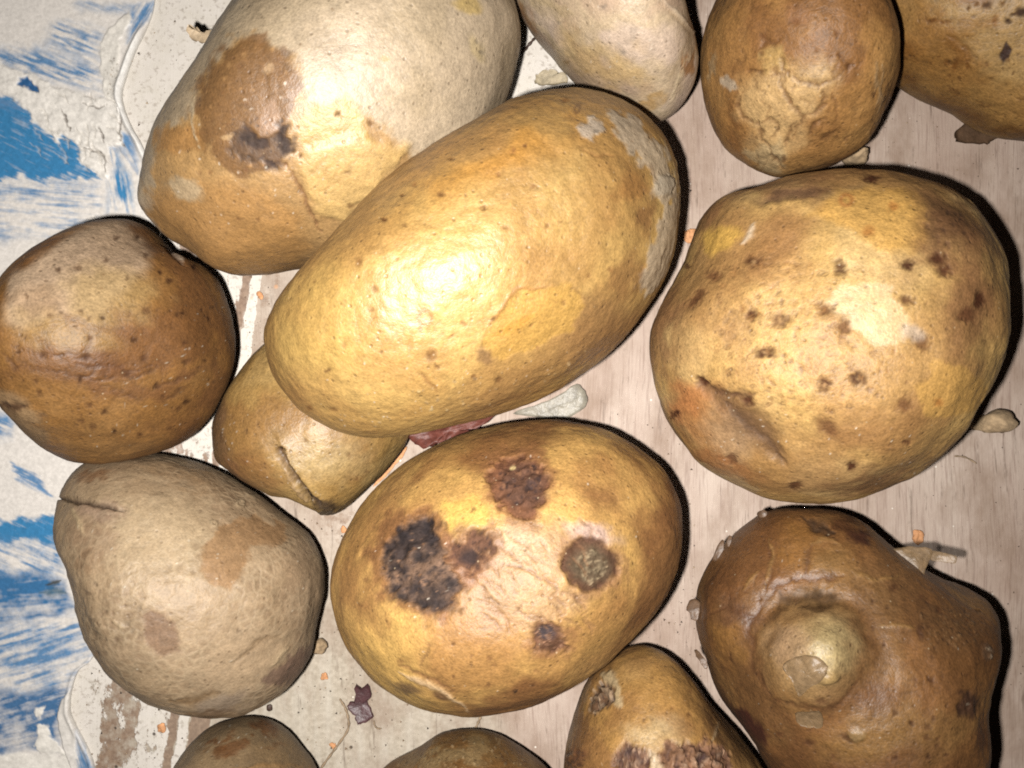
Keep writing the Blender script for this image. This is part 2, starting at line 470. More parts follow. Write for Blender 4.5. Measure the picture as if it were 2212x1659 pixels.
# ------------------------------------------------------------------ the surface: wooden board, partly painted white
def board_material():
    m, nt, b = nodes_of('weathered_board'); L = nt.links.new
    co = nt.nodes.new('ShaderNodeTexCoord').outputs['Object']
    def sc(v, s):
        n = nt.nodes.new('ShaderNodeVectorMath'); n.operation = 'MULTIPLY'; L(v, n.inputs[0]); n.inputs[1].default_value = s; return n.outputs[0]
    wave = N(nt, 'ShaderNodeTexNoise', Scale=14., Detail=2.); L(co, wave.inputs['Vector'])
    wv = nt.nodes.new('ShaderNodeVectorMath'); wv.operation = 'MULTIPLY_ADD'
    L(wave.outputs['Color'], wv.inputs[0]); wv.inputs[1].default_value = (.006, 0, 0); L(co, wv.inputs[2]); cw = wv.outputs[0]
    fine = noise_n(nt, sc(cw, (1, .05, 1)), 2200, 3, .6)
    broad = noise_n(nt, sc(cw, (1, .07, 1)), 330, 4, .65)
    patch = noise_n(nt, co, 26, 4, .55)
    speck = noise_n(nt, co, 900, 3, .6)
    at = N(nt, 'ShaderNodeAttribute', attribute_name='board'); sep = nt.nodes.new('ShaderNodeSeparateColor'); L(at.outputs['Color'], sep.inputs[0])
    grey, paint, dirt = sep.outputs[0], sep.outputs[1], sep.outputs[2]
    wood = mixc(nt, mapr(nt, patch, .35, .65, 0, 1), alb((182, 160, 144)), alb((206, 188, 173)))
    wood = mixc(nt, mapr(nt, broad, .35, .7, 0, .45), wood, alb((178, 154, 140)))
    wood = mixc(nt, mapr(nt, fine, .52, .72, 0, .55), wood, alb((138, 112, 100)))
    cement = mixc(nt, mapr(nt, speck, .35, .65, 0, 1), alb((196, 184, 166)), alb((172, 160, 142)))
    cement = mixc(nt, mapr(nt, broad, .4, .7, 0, .5), cement, alb((208, 200, 186)))
    c = mixc(nt, grey, wood, cement)
    stain = mapr(nt, noise_n(nt, sc(co, (1, .55, 1)), 75, 6, .68), .45, .72, 0, .75)
    c = mixc(nt, stain, c, alb((140, 114, 94)))
    c = mixc(nt, mapr(nt, noise_n(nt, sc(cw, (1, .10, 1)), 800, 4, .7), .60, .70, 0, .55), c, alb((98, 78, 64)))
    dd = math_n(nt, 'ADD', dirt, math_n(nt, 'MULTIPLY', math_n(nt, 'SUBTRACT', noise_n(nt, co, 300, 5, .7), .5), 1.3))
    dirtm = mapr(nt, dd, .42, .62, 0, 1)
    dcol = mixc(nt, mapr(nt, speck, .3, .7, 0, 1), alb((118, 92, 74)), alb((160, 134, 112)))
    c = mixc(nt, math_n(nt, 'MULTIPLY', dirtm, .85), c, dcol)
    pp = math_n(nt, 'ADD', paint, math_n(nt, 'MULTIPLY', math_n(nt, 'SUBTRACT', noise_n(nt, sc(co, (1, .6, 1)), 330, 5, .72), .5), 1.25))
    pm = mapr(nt, pp, .48, .54, 0, 1)
    pcol = mixc(nt, mapr(nt, speck, .54, .68, 0, .6), alb((226, 218, 208)), alb((146, 132, 118)))
    pcol = mixc(nt, mapr(nt, noise_n(nt, co, 190, 3), .4, .7, 0, .6), pcol, alb((214, 206, 192)))
    c = mixc(nt, pm, c, pcol)
    # scattered pits and orange grains
    v = N(nt, 'ShaderNodeTexVoronoi', feature='F1', Scale=330.); L(co, v.inputs['Vector'])
    rnd = nt.nodes.new('ShaderNodeSeparateColor'); L(v.outputs['Color'], rnd.inputs[0])
    pit = math_n(nt, 'MULTIPLY', mapr(nt, v.outputs['Distance'], .10, .16, 1, 0), math_n(nt, 'LESS_THAN', rnd.outputs[0], .16))
    pit = math_n(nt, 'MULTIPLY', pit, math_n(nt, 'ADD', math_n(nt, 'MULTIPLY', grey, .8), .12))
    c = mixc(nt, pit, c, alb((72, 60, 50)))
    ora = math_n(nt, 'MULTIPLY', mapr(nt, v.outputs['Distance'], .14, .24, 1, 0), math_n(nt, 'GREATER_THAN', rnd.outputs[0], .93))
    c = mixc(nt, math_n(nt, 'MULTIPLY', ora, math_n(nt, 'MULTIPLY', grey, .8)), c, alb((236, 172, 118)))
    v2 = N(nt, 'ShaderNodeTexVoronoi', feature='F1', Scale=190.); L(co, v2.inputs['Vector'])
    r2 = nt.nodes.new('ShaderNodeSeparateColor'); L(v2.outputs['Color'], r2.inputs[0])
    glint = math_n(nt, 'MULTIPLY', mapr(nt, v2.outputs['Distance'], .03, .055, 1, 0), math_n(nt, 'LESS_THAN', r2.outputs[1], .5))
    c = mixc(nt, math_n(nt, 'MULTIPLY', glint, .8), c, alb((255, 246, 232)))
    L(c, b.inputs['Base Color']); b.inputs['Roughness'].default_value = .62
    b.inputs['Specular IOR Level'].default_value = .3
    h = math_n(nt, 'ADD', math_n(nt, 'MULTIPLY', fine, .5), math_n(nt, 'MULTIPLY', pm, 1.6))
    h = math_n(nt, 'ADD', h, math_n(nt, 'MULTIPLY', speck, .5)); h = math_n(nt, 'SUBTRACT', h, math_n(nt, 'MULTIPLY', pit, 1.))
    bp = N(nt, 'ShaderNodeBump', Strength=.5, Distance=.0003); L(h, bp.inputs['Height']); L(bp.outputs[0], b.inputs['Normal'])
    return m

def build_board():
    xs = np.arange(-500, 2720, 6.5); ys = np.arange(-450, 2120, 6.5)
    gx, gy = np.meshgrid(xs, ys); vx, vy = gx.ravel(), gy.ravel()
    X, Y = unproj(vx, vy, 0)
    P = np.stack([X, Y, np.zeros_like(X)], 1); Pm = P * 1000
    P[:, 2] = (fbm(Pm * np.array([1, .12, 1]), 5, 3, 2) * .10 + fbm(Pm, 12, 3, 4) * .12) / 1000 - .0003
    t = vx - (402 + (1600 - vy) * .165)
    t = t + fbm(Pm, 5, 3, 8) * 5
    grey = sstep(-60, 0, t) * (1 - sstep(380, 620, t + fbm(Pm, 20, 3, 5) * 120))
    grey = np.maximum(grey * (.5 + .5 * sstep(1150, 1350, vy)), .95 * sstep(1250, 1380, vy) * (1 - sstep(1000, 1180, vx + fbm(Pm, 14, 3, 6) * 60)))
    box = lambda a, b: sstep(a - 7, a + 7, t) * (1 - sstep(b - 7, b + 7, t))
    paint = .62 * box(-9999, -42) + .80 * box(-27, 0)
    paint += -.22 * box(-190, -115) + .16 * box(-9999, -230)
    # thick clean white towards the top left
    paint = np.maximum(paint, 1.1 * sstep(650, 350, vy) * sstep(-60, -120, t))
    # white remains between the two dusty potatoes at the top
    d, _ = seg_dist(vx, vy, np.array([(1100, 60), (1180, 150), (1160, 215), (1080, 260)], float), False)
    paint = np.maximum(paint, 1.05 * (1 - sstep(60, 110, d)))
    dirt = .75 * box(-45, -24) + box(0, 45) * (.62 * sstep(1200, 1350, vy) + .35) + .55 * box(-9999, -45)
    dirt = np.maximum(dirt, .62 * np.exp(-((vx - 560) / 40) ** 2 - ((vy - 640) / 40) ** 2))
    dirt = np.maximum(dirt, .5 * np.exp(-((vx - 730) / 90) ** 2 - ((vy - 1130) / 70) ** 2))
    ny, nx = gx.shape; idx = np.arange(ny * nx).reshape(ny, nx)
    q = np.stack([idx[:-1, :-1], idx[1:, :-1], idx[1:, 1:], idx[:-1, 1:]], -1).reshape(-1, 4)
    me = mesh_from('ground_board', P, q)
    set_color(me, 'board', np.stack([grey, np.clip(paint, 0, 1), dirt], 1), np.ones(len(P)))
    put('ground_board', me, board_material(), kind='structure', label='weathered wooden board under the potatoes, partly painted white', cat='board')
build_board()

# ------------------------------------------------------------------ blue sheet with smeared white paint along the left
EDGE = catmull(np.array([(345, -300), (338, -100), (332, 0), (318, 50), (290, 110), (272, 160), (262, 200), (268, 235), (285, 275), (306, 312),
                         (330, 380), (345, 500), (330, 700), (300, 900), (270, 1100), (240, 1300), (201, 1417), (169, 1449), (154, 1487),
                         (149, 1536), (162, 1572), (180, 1606), (201, 1659), (215, 1760), (220, 2000)], float), 6)[:24 * 6 - 5]
def build_sheet():
    ys = np.arange(-200, 1860, 2.2)
    ex = np.interp(ys, EDGE[:, 1], EDGE[:, 0])
    nu = 215; u = np.linspace(0, 1, nu) ** .9
    vx = -130 + (ex[:, None] + 130) * u[None, :]; vy = np.repeat(ys[:, None], nu, 1)
    ny = len(ys); vx, vy = vx.ravel(), vy.ravel()
    X, Y = unproj(vx, vy, .0012)
    P = np.stack([X, Y, np.full_like(X, .0012)], 1)
    p = Paint(P, vx, vy, (228, 221, 213), .42)
    Pm = p.P
    def streak(ang, along, across, octv, seed):
        ca, sa = math.cos(math.radians(ang)), math.sin(math.radians(ang))
        a = vx * ca + vy * sa; b = -vx * sa + vy * ca
        return fbm(np.stack([a / along, b / across, np.full_like(a, seed)], 1), 1., octv, seed)
    s1 = streak(22, 40, 6, 5, 1); s2 = streak(-16, 60, 9, 5, 2); s3 = streak(62, 70, 8, 4, 3); s4 = streak(80, 70, 8, 4, 6)
    blot = p.noise(7, 5, 7); fineb = p.noise(1.4, 3, 19); fringe = streak(25, 40, 5, 4, 23)
    BLUE = alb((62, 130, 178)); BLUE2 = alb((98, 138, 178))
    def blue(z, pts, streakf, k, bias, soft=10, amp=8, lam=4., c=BLUE):
        pp = tr(z, pts); x, y = vx, vy
        wx, wy = p.warp(lam); x = x + wx * amp; y = y + wy * amp
        d, _ = seg_dist(x, y, pp, True); d = np.where(inside(x, y, pp), -d, d)
        d = d + (fringe if streakf is None else streakf) * 7 + fineb * 2
        m = 1 - sstep(-soft * 1.6, soft * 1.6, d)
        if streakf is None: m = m * np.clip(1.15 + .4 * fringe + .2 * blot, .6, 1)
        if streakf is not None: m = m * np.clip(.5 + .62 * (streakf * k + bias + blot * .7 + fineb * .25), 0, 1) ** 1.3
        p.col[:] += (c - p.col) * m[:, None]
        p.disp[:] -= .05 * m
    blue('M', [(-300, 300), (100, 330), (400, 370), (700, 420), (760, 700), (560, 650), (320, 575), (120, 500), (-300, 380)], s1, 1.1, .06, c=BLUE2)
    blue('M', [(350, 120), (720, 230), (730, 420), (330, 330)], s1, 1.2, -.28, c=BLUE2)
    blue('M', [(520, 10), (930, 30), (900, 120), (560, 80)], s1, 1.2, -.1, c=BLUE2)
    blue('M', [(930, 40), (1120, -20), (1070, 120), (990, 225), (905, 312), (925, 180)], streak(-60, 60, 5, 3, 8), 1., .35, 4, 2, c=BLUE2)
    blue('M', [(140, 545), (200, 555), (270, 610), (272, 660), (190, 620), (145, 605)], None, 0, 0, 3, 6, 2., BLUE2)
    blue('M', [(-500, 560), (0, 680), (150, 760), (240, 850), (300, 920), (410, 1010), (455, 965), (540, 990), (580, 1150), (640, 1195), (705, 1278),
               (480, 1270), (300, 1290), (150, 1230), (60, 1290), (-500, 1330)], None, 0, 0, 4, 9, 3.)
    blue('M', [(-100, 660), (80, 690), (260, 830), (160, 850), (-100, 760)], s1, 1.2, -.15, 8, c=BLUE2)
    blue('M', [(-300, 1290), (700, 1290), (760, 1680), (-300, 1700)], streak(5, 60, 7, 4, 11), 1.1, -.22, 10, 12, c=BLUE2)
    blue('M', [(860, 920), (940, 960), (985, 1130), (970, 1240), (900, 1140), (760, 1040), (850, 1040)], s3, .6, .45, 4, 4, c=BLUE2)
    blue('M', [(760, 1040), (850, 1090), (920, 1240), (960, 1520), (740, 1520), (760, 1290), (800, 1180)], s4, 1.2, .16, 6, 6)
    blue('N', [(58, 218), (110, 240), (190, 300), (235, 370), (180, 345), (90, 290)], None, 0, 0, 4, 4, c=BLUE2)
    blue('N', [(-500, -60), (80, -10), (60, 110), (-500, 90)], s1, 1., .1, 6, 8, c=BLUE2)
    blue('N', [(-500, 480), (60, 490), (180, 480), (260, 485), (290, 600), (60, 590), (-500, 570)], None, 0, 0, 5, 9, 3.)
    blue('N', [(-500, 560), (290, 590), (300, 770), (-500, 740)], s1, 1., .12, 8, 8, c=BLUE2)
    blue('N', [(-500, 720), (140, 740), (310, 770), (360, 920), (130, 975), (-500, 990)], streak(-5, 90, 12, 3, 14), .6, .75, 6, 6, c=alb((62, 114, 160)))
    blue('N', [(-500, 1010), (380, 950), (460, 1120), (330, 1300), (-500, 1330)], s2, 1.1, .1, 8, 8, c=BLUE2)
    blue('N', [(-500, 1340), (180, 1290), (330, 1270), (270, 1430), (290, 1560), (-500, 1640)], s2, .9, .62, 6, 8, c=alb((74, 114, 156)))
    blue('N', [(360, 1480), (400, 1560), (460, 1700), (370, 1700), (358, 1580)], streak(70, 60, 5, 3, 15), .8, .3, 3, 2, c=BLUE2)
    W_ = (238, 232, 222)
    p.poly('N', [(170, 1370), (215, 1360), (205, 1420), (175, 1430)], W_, 1, 3, 8, 2., disp=.15)
    p.poly('N', [(170, 1460), (215, 1455), (270, 1540), (310, 1600), (200, 1590), (170, 1540)], W_, 1, 3, 8, 2., disp=.15)
    p.poly('N', [(-400, 1620), (180, 1580), (340, 1600), (350, 2300), (-400, 2300)], W_, 1, 6, 10, 3., disp=.1)
    p.poly('N', [(270, 1420), (290, 1340), (332, 1288), (324, 1390), (352, 1470), (362, 1600), (345, 1680), (300, 1560)], (226, 220, 212), 1, 2, 2, 2., disp=.35)
    # thick wrinkled paint with cracks
    thick = [(-300, 330), (0, 430), (300, 580), (560, 660), (750, 700), (850, 730), (885, 1040), (770, 1030), (765, 1280), (700, 1240), (585, 1140), (540, 990),
             (455, 965), (410, 1005), (300, 905), (150, 750), (0, 640), (-300, 520)]
    hole = [(140, 545), (200, 555), (270, 610), (272, 660), (190, 620), (145, 605)]
    p.poly('M', thick, (232, 226, 217), .95, 4, 7, 3., disp=.3, rd=.16)
    p.poly('M', hole, (52, 98, 146), 1, 3, 6, 2., disp=-.4)
    for l in ([(820, 720), (850, 770), (868, 830), (855, 900), (850, 960), (880, 1040)], [(590, 740), (640, 755), (700, 770), (760, 740)],
              [(440, 780), (470, 850), (500, 930)], [(700, 900), (725, 960), (740, 1010)], [(590, 1060), (660, 1070), (715, 1080), (745, 1130), (750, 1220)]):
        p.line('M', l, 7, (84, 72, 62), .85, 3, 1., disp=-.5)
    for k in range(26):
        g = np.random.default_rng(k + 40); x0, y0 = g.uniform(200, 800), g.uniform(650, 1150); an = g.uniform(.2, 1.4)
        p.line('M', [(x0, y0), (x0 + 70 * math.cos(an), y0 + 70 * math.sin(an)), (x0 + 130 * math.cos(an + .3), y0 + 130 * math.sin(an + .3))], 9, (200, 192, 180), .4, 6, 2., disp=-.25)
    # granular and smooth white bands and the raised lip along the edge
    p.poly('M', [(720, 300), (760, 220), (840, 150), (925, 95), (935, 150), (850, 280), (840, 450), (870, 640), (960, 850), (1010, 1050), (930, 940), (860, 760), (745, 690), (715, 480)],
           (228, 222, 212), 1, 3, 4, 2., disp=.25, rd=.14)
    p.specks('M', [(720, 420), (830, 420), (860, 640), (760, 680)], 60, .8, 2., (150, 136, 120), .8, seed=5)
    dl = np.interp(vy, EDGE[:, 1], EDGE[:, 0]) - vx
    lip = np.exp(-((dl - 7) / 7.) ** 2) * sstep(40, 80, vy) * (1 - sstep(310, 400, vy)) + .35 * np.exp(-((dl - 5) / 5.) ** 2) * sstep(1390, 1450, vy)
    p.disp += lip * 1.1
    up = sstep(60, 100, vy) * (1 - sstep(330, 420, vy)) * (1 - sstep(10, 16, dl))
    p.col += (alb((240, 236, 230)) - p.col) * up[:, None]
    p.disp += s1 * .03 + blot * .06
    p.line('N', [(215, 792), (260, 785), (285, 775)], 10, (70, 66, 52), .9)
    p.line('N', [(190, 830), (260, 825), (310, 830)], 22, (70, 92, 92), .6)
    p.col *= (1 + .05 * p.noise(.8, 2, 33))[:, None]
    P[:, 2] += p.disp / 1000
    idx = np.arange(ny * nu).reshape(ny, nu)
    q = np.stack([idx[:-1, :-1], idx[1:, :-1], idx[1:, 1:], idx[:-1, 1:]], -1).reshape(-1, 4)
    # side wall of the sheet down to the board
    rim = idx[:, -1]; low = P[rim].copy(); low[:, 2] = -.0006; low[:, 0] -= .0003
    li = len(P) + np.arange(ny)
    q = np.concatenate([q, np.stack([rim[:-1], rim[1:], li[1:], li[:-1]], -1)[:, ::-1][:, [0, 3, 2, 1]]])
    col = np.concatenate([p.col, np.tile(alb((214, 208, 198)), (ny, 1))]); ro = np.concatenate([p.rough, np.full(ny, .6)])
    me = mesh_from('painted_sheet', np.concatenate([P, low]), q)
    set_color(me, 'skin', col, ro)
    m, nt, b = nodes_of('smeared_paint'); L = nt.links.new
    co = nt.nodes.new('ShaderNodeTexCoord').outputs['Object']
    at = N(nt, 'ShaderNodeAttribute', attribute_name='skin')
    f = noise_n(nt, co, 1100, 4, .65)
    L(mixc(nt, 1., at.outputs['Color'], mapr(nt, f, .3, .7, .86, 1.1), 'MULTIPLY'), b.inputs['Base Color'])
    L(at.outputs['Alpha'], b.inputs['Roughness']); b.inputs['Specular IOR Level'].default_value = .25
    bp = N(nt, 'ShaderNodeBump', Strength=.22, Distance=.0003); L(f, bp.inputs['Height']); L(bp.outputs[0], b.inputs['Normal'])
    put('painted_sheet', me, m, label='blue sheet smeared with dried white paint along the left edge', cat='sheet')
build_sheet()

# ------------------------------------------------------------------ potatoes
ALB = 0.405     # skin reflects less than the painted wood
def vary(p, dark, light, lam=16, seed=0, kd=.7, kl=.7):
    n = p.noise(lam, 4, seed)
    m = sstep(.02, .55, n)[:, None] * kl; p.col += (alb(light) - p.col) * m
    m = sstep(.02, .55, -n)[:, None] * kd; p.col += (alb(dark) - p.col) * m
    f = p.noise(2.2, 4, seed + 2)
    p.col *= (1 + .10 * f)[:, None]
    p.disp += .05 * f
def wash(p, c, lam, seed, k):
    n = sstep(-.1, .5, p.noise(lam, 5, seed + 40))
    p.col += (alb(c) - p.col) * (n * k)[:, None]
def dust(p, z, pts, col=(196, 178, 148), a=.9, soft=14, amp=22, lam=7., seed=1, rough=.75):
    p.poly(z, pts, col, a, soft, amp, lam, .03, rough)
def freckle(p, z, pts, n, seed, col=(120, 84, 50), r=(1.6, 4.5), a=.7, disp=-.08):
    p.specks(z, pts, n, r[0], r[1], col, a, disp, seed)
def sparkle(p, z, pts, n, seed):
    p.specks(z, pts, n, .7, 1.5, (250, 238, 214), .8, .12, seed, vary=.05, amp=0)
BR = (112, 76, 46)

M_skin = skin_material('golden_skin', .26, 0, .7, .55, .55)
M_pebble = skin_material('pebbled_golden_skin', .22, 0, 1.15, .55, .62)
M_brown = skin_material('brown_skin', .28, 0, .5, .55, .58)
M_dusty = skin_material('dusty_skin', .22, 0, .2, .5, .8)
M_net = skin_material('netted_skin', .20, .8, 0, .45, .4)

# 1 -- large dusty potato with the brown stain
O1 = [(500, 0), (460, 60), (430, 110), (395, 165), (365, 215), (340, 265), (317, 310), (303, 360), (297, 400), (297, 435), (303, 463), (333, 489), (366, 518),
      (417, 548), (455, 580), (485, 593), (533, 597), (590, 595), (650, 582), (760, 555), (880, 500), (980, 420), (1050, 320), (1095, 212), (1118, 130), (1125, 80),
      (1120, 35), (1105, -15), (1050, -75), (950, -120), (820, -135), (680, -110), (570, -60)]
def paint1(p):
    vary(p, (172, 154, 124), (208, 190, 160), 18, 1)
    nd = [(1500, 250), (1720, 210), (1790, 310), (1920, 380), (1950, 560), (2030, 650), (2250, 640), (2380, 760), (2550, 880), (2700, 1000), (2800, 1150), (2400, 1600),
          (2000, 1900), (1300, 1900), (1100, 1560), (980, 1400), (960, 1230), (1030, 1050), (1000, 900), (1060, 830), (1190, 780), (1250, 740), (1260, 620), (1290, 520), (1370, 400)]
    p.poly('A', nd, (184, 146, 92), .88, 9, 18, 3., -.03, .52)
    p.poly('A', [(960, 1240), (1300, 1200), (1700, 1250), (1900, 1350), (2000, 1600), (1900, 1900), (1200, 1900), (950, 1400)], (176, 130, 74), .5, 25, 14, 6.)
    st = [(1500, 260), (1720, 220), (1780, 310), (1910, 390), (1940, 560), (1900, 700), (1850, 780), (1880, 900), (1860, 1080), (1700, 1140), (1480, 1120), (1330, 1000), (1250, 760), (1270, 560), (1350, 430)]
    p.poly('A', st, (124, 90, 54), .85, 9, 16, 2.5)
    p.specks('A', st, 70, 1.5, 5, (190, 150, 100), .6, 0, 3)
    p.specks('A', st, 50, 1.5, 4, (118, 82, 50), .6, 0, 4)
    p.poly('A', [(1040, 850), (1250, 800), (1300, 950), (1150, 1010), (1020, 980)], (170, 126, 74), .7, 8, 12, 3.)
    p.poly('A', [(1700, 680), (1790, 640), (1800, 800), (1850, 820), (1700, 880), (1660, 800)], (172, 140, 110), .75, 6, 8, 2.)
    p.poly('A', [(1500, 880), (1560, 800), (1640, 870), (1720, 880), (1790, 850), (1850, 770), (1890, 890), (1870, 1050), (1780, 1095), (1680, 1060), (1570, 1065), (1490, 1000)], (70, 58, 52), .95, 9, 16, 2., -.3, .7, .2, 'rot_spot', .35, .45)
    p.specks('A', [(1500, 760), (1860, 740), (1900, 1060), (1500, 1060)], 60, 1.5, 5, (60, 50, 45), .7, -.1, 7)
    p.poly('A', [(1810, 300), (1850, 330), (1920, 320), (1860, 370), (1820, 350)], (140, 118, 95), .7, 3, 4, 2.)
    bulge = [(430, 1010), (540, 930), (680, 900), (900, 880), (1150, 960), (1050, 1080), (850, 1280), (700, 1430), (580, 1390), (490, 1260), (430, 1120)]
    p.poly('B', bulge, (222, 190, 124), .6, 14, 14, 4., .5, .5)
    for l in ([(480, 1150), (560, 1060), (640, 1000)], [(560, 1180), (620, 1080), (700, 1020)], [(640, 1160), (700, 1080)], [(520, 1250), (640, 1190), (720, 1150)]):
        p.line('B', l, 5, (196, 156, 100), .5, 4, 1.5, -.12)
    p.poly('B', [(720, 600), (900, 900), (620, 900), (430, 980), (420, 780), (520, 700)], (206, 170, 96), .7, 10, 12, 4.)
    p.line('A', [(1850, 1060), (1900, 1130), (1950, 1230), (1985, 1340), (2020, 1400), (2090, 1520)], 16, (128, 92, 60), .8, 5, 1.5, -.5)
    p.line('A', [(1260, 600), (1245, 780), (1260, 880), (1310, 1000)], 6, (206, 188, 152), .85, 2, 1.5, .1)
    p.line('A', [(1270, 860), (1340, 858), (1400, 910)], 7, (118, 84, 52), .6, 3, 1.5)
    p.blob('A', 1200, 1230, 110, 80, 0, (198, 178, 142), .85, .3, 14, 3.)
    p.blob('A', 1470, 885, 35, 22, 0, (200, 168, 122), .8, .3, 4, 2.)
    p.blob('A', 1740, 440, 30, 30, 0, (188, 160, 122), .7, .4, 4, 2.)
    p.blob('B', 1530, 30, 95, 60, 10, (206, 178, 108), .75, .35, 8, 3.)
    p.blob('B', 600, 330, 170, 130, -20, (172, 156, 130), .5, .6, 20, 5.)
    p.blob('B', 990, 385, 28, 22, 0, (196, 164, 104), .7, .4, 4, 2.)
    p.blob('B', 1580, 310, 90, 40, 60, (206, 186, 136), .6, .5, 6, 3.)
    p.dots('B', [(1575, 270, 16), (1610, 340, 20, 14)], (150, 138, 116), .6)
    p.dots('B', [(680, 740, 22, 18), (890, 800, 28, 22), (735, 1110, 18), (760, 1325, 20), (430, 1010, 14), (390, 990, 11), (175, 285, 14), (430, 290, 8), (640, 60, 8)], (116, 84, 52), .85)
    p.dots('A', [(1550, 430, 12), (1290, 1120, 14), (1365, 1120, 16), (1575, 1245, 10), (1550, 1420, 18, 12), (1665, 1425, 12), (1175, 1150, 8)], (112, 80, 50), .8)
    sparkle(p, 'A', [(1000, 900), (2000, 200), (2400, 1000), (2000, 1550), (1100, 1450)], 110, 6)
potato('p1', 'V', O1, (50, -10), 26, 36, (194, 176, 144), paint1, 'large dusty potato with a brown stain and black rot spot, upper left of the pile', zb=1.0, mat=M_dusty, rough=.54, gain=1.18, sat=1.08, green=0.965)

# 2 -- pale dusty potato at the top
O2 = [(1105, -20), (1122, 30), (1145, 70), (1180, 112), (1215, 152), (1250, 188), (1300, 225), (1360, 252), (1425, 264), (1455, 247), (1485, 213), (1503, 172), (1510, 130), (1506, 85),
      (1492, 38), (1468, -5), (1430, -75), (1370, -150), (1270, -190), (1170, -170), (1110, -105)]
def paint2(p):
    vary(p, (192, 166, 142), (224, 204, 184), 12, 2)
    p.blob('O', 1000, 600, 420, 170, 25, (214, 182, 124), .6, .6, 40, 6.)
    p.blob('O', 500, 60, 220, 60, 20, (200, 180, 140), .6, .5, 20, 4.)
    p.blob('O', 1790, 610, 70, 130, 15, (164, 116, 66), .85, .35, 14, 3.)
    p.blob('O', 1440, 950, 130, 50, -20, (188, 148, 84), .6, .5, 14, 3.)
    p.line('O', [(150, 0), (220, 110), (290, 230), (340, 330)], 45, (176, 128, 78), .75, 8, 3.)
    p.line('O', [(1500, -20), (1640, 90), (1740, 190), (1840, 310)], 16, (226, 208, 180), .6, 4, 3., .25)
    p.line('O', [(1470, 0), (1600, 100), (1700, 200), (1800, 320)], 12, (176, 150, 116), .5, 4, 3., -.2)  # shadow of the fold, painted as a darker line beside its pale ridge
    p.dots('O', [(1270, 290, 45, 30), (1265, 370, 16, 40), (1045, 290, 26, 18), (1160, 500, 45, 25), (990, 60, 30), (1380, 770, 14), (560, 220, 18)], (152, 140, 124), .6, -.05)
    p.dots('O', [(630, 590, 40, 14), (820, 680, 16), (940, 790, 10)], (160, 130, 84), .6, -.05)
    for k in range(8):
        p.line('O', [(1600 + 25 * k, 980 - 60 * k), (1660 + 22 * k, 900 - 62 * k)], 12, (226, 208, 172), .6, 6, 2., .12)
    sparkle(p, 'O', [(200, 0), (1500, 0), (1700, 900), (1000, 850)], 50, 8)
potato('p2', 'V', O2, (0, 0), 20, 30, (208, 188, 156), paint2, 'pale dusty potato at the top between two larger brown ones', mat=M_dusty, rough=.52, gain=1.35, sat=1.12, green=0.97)

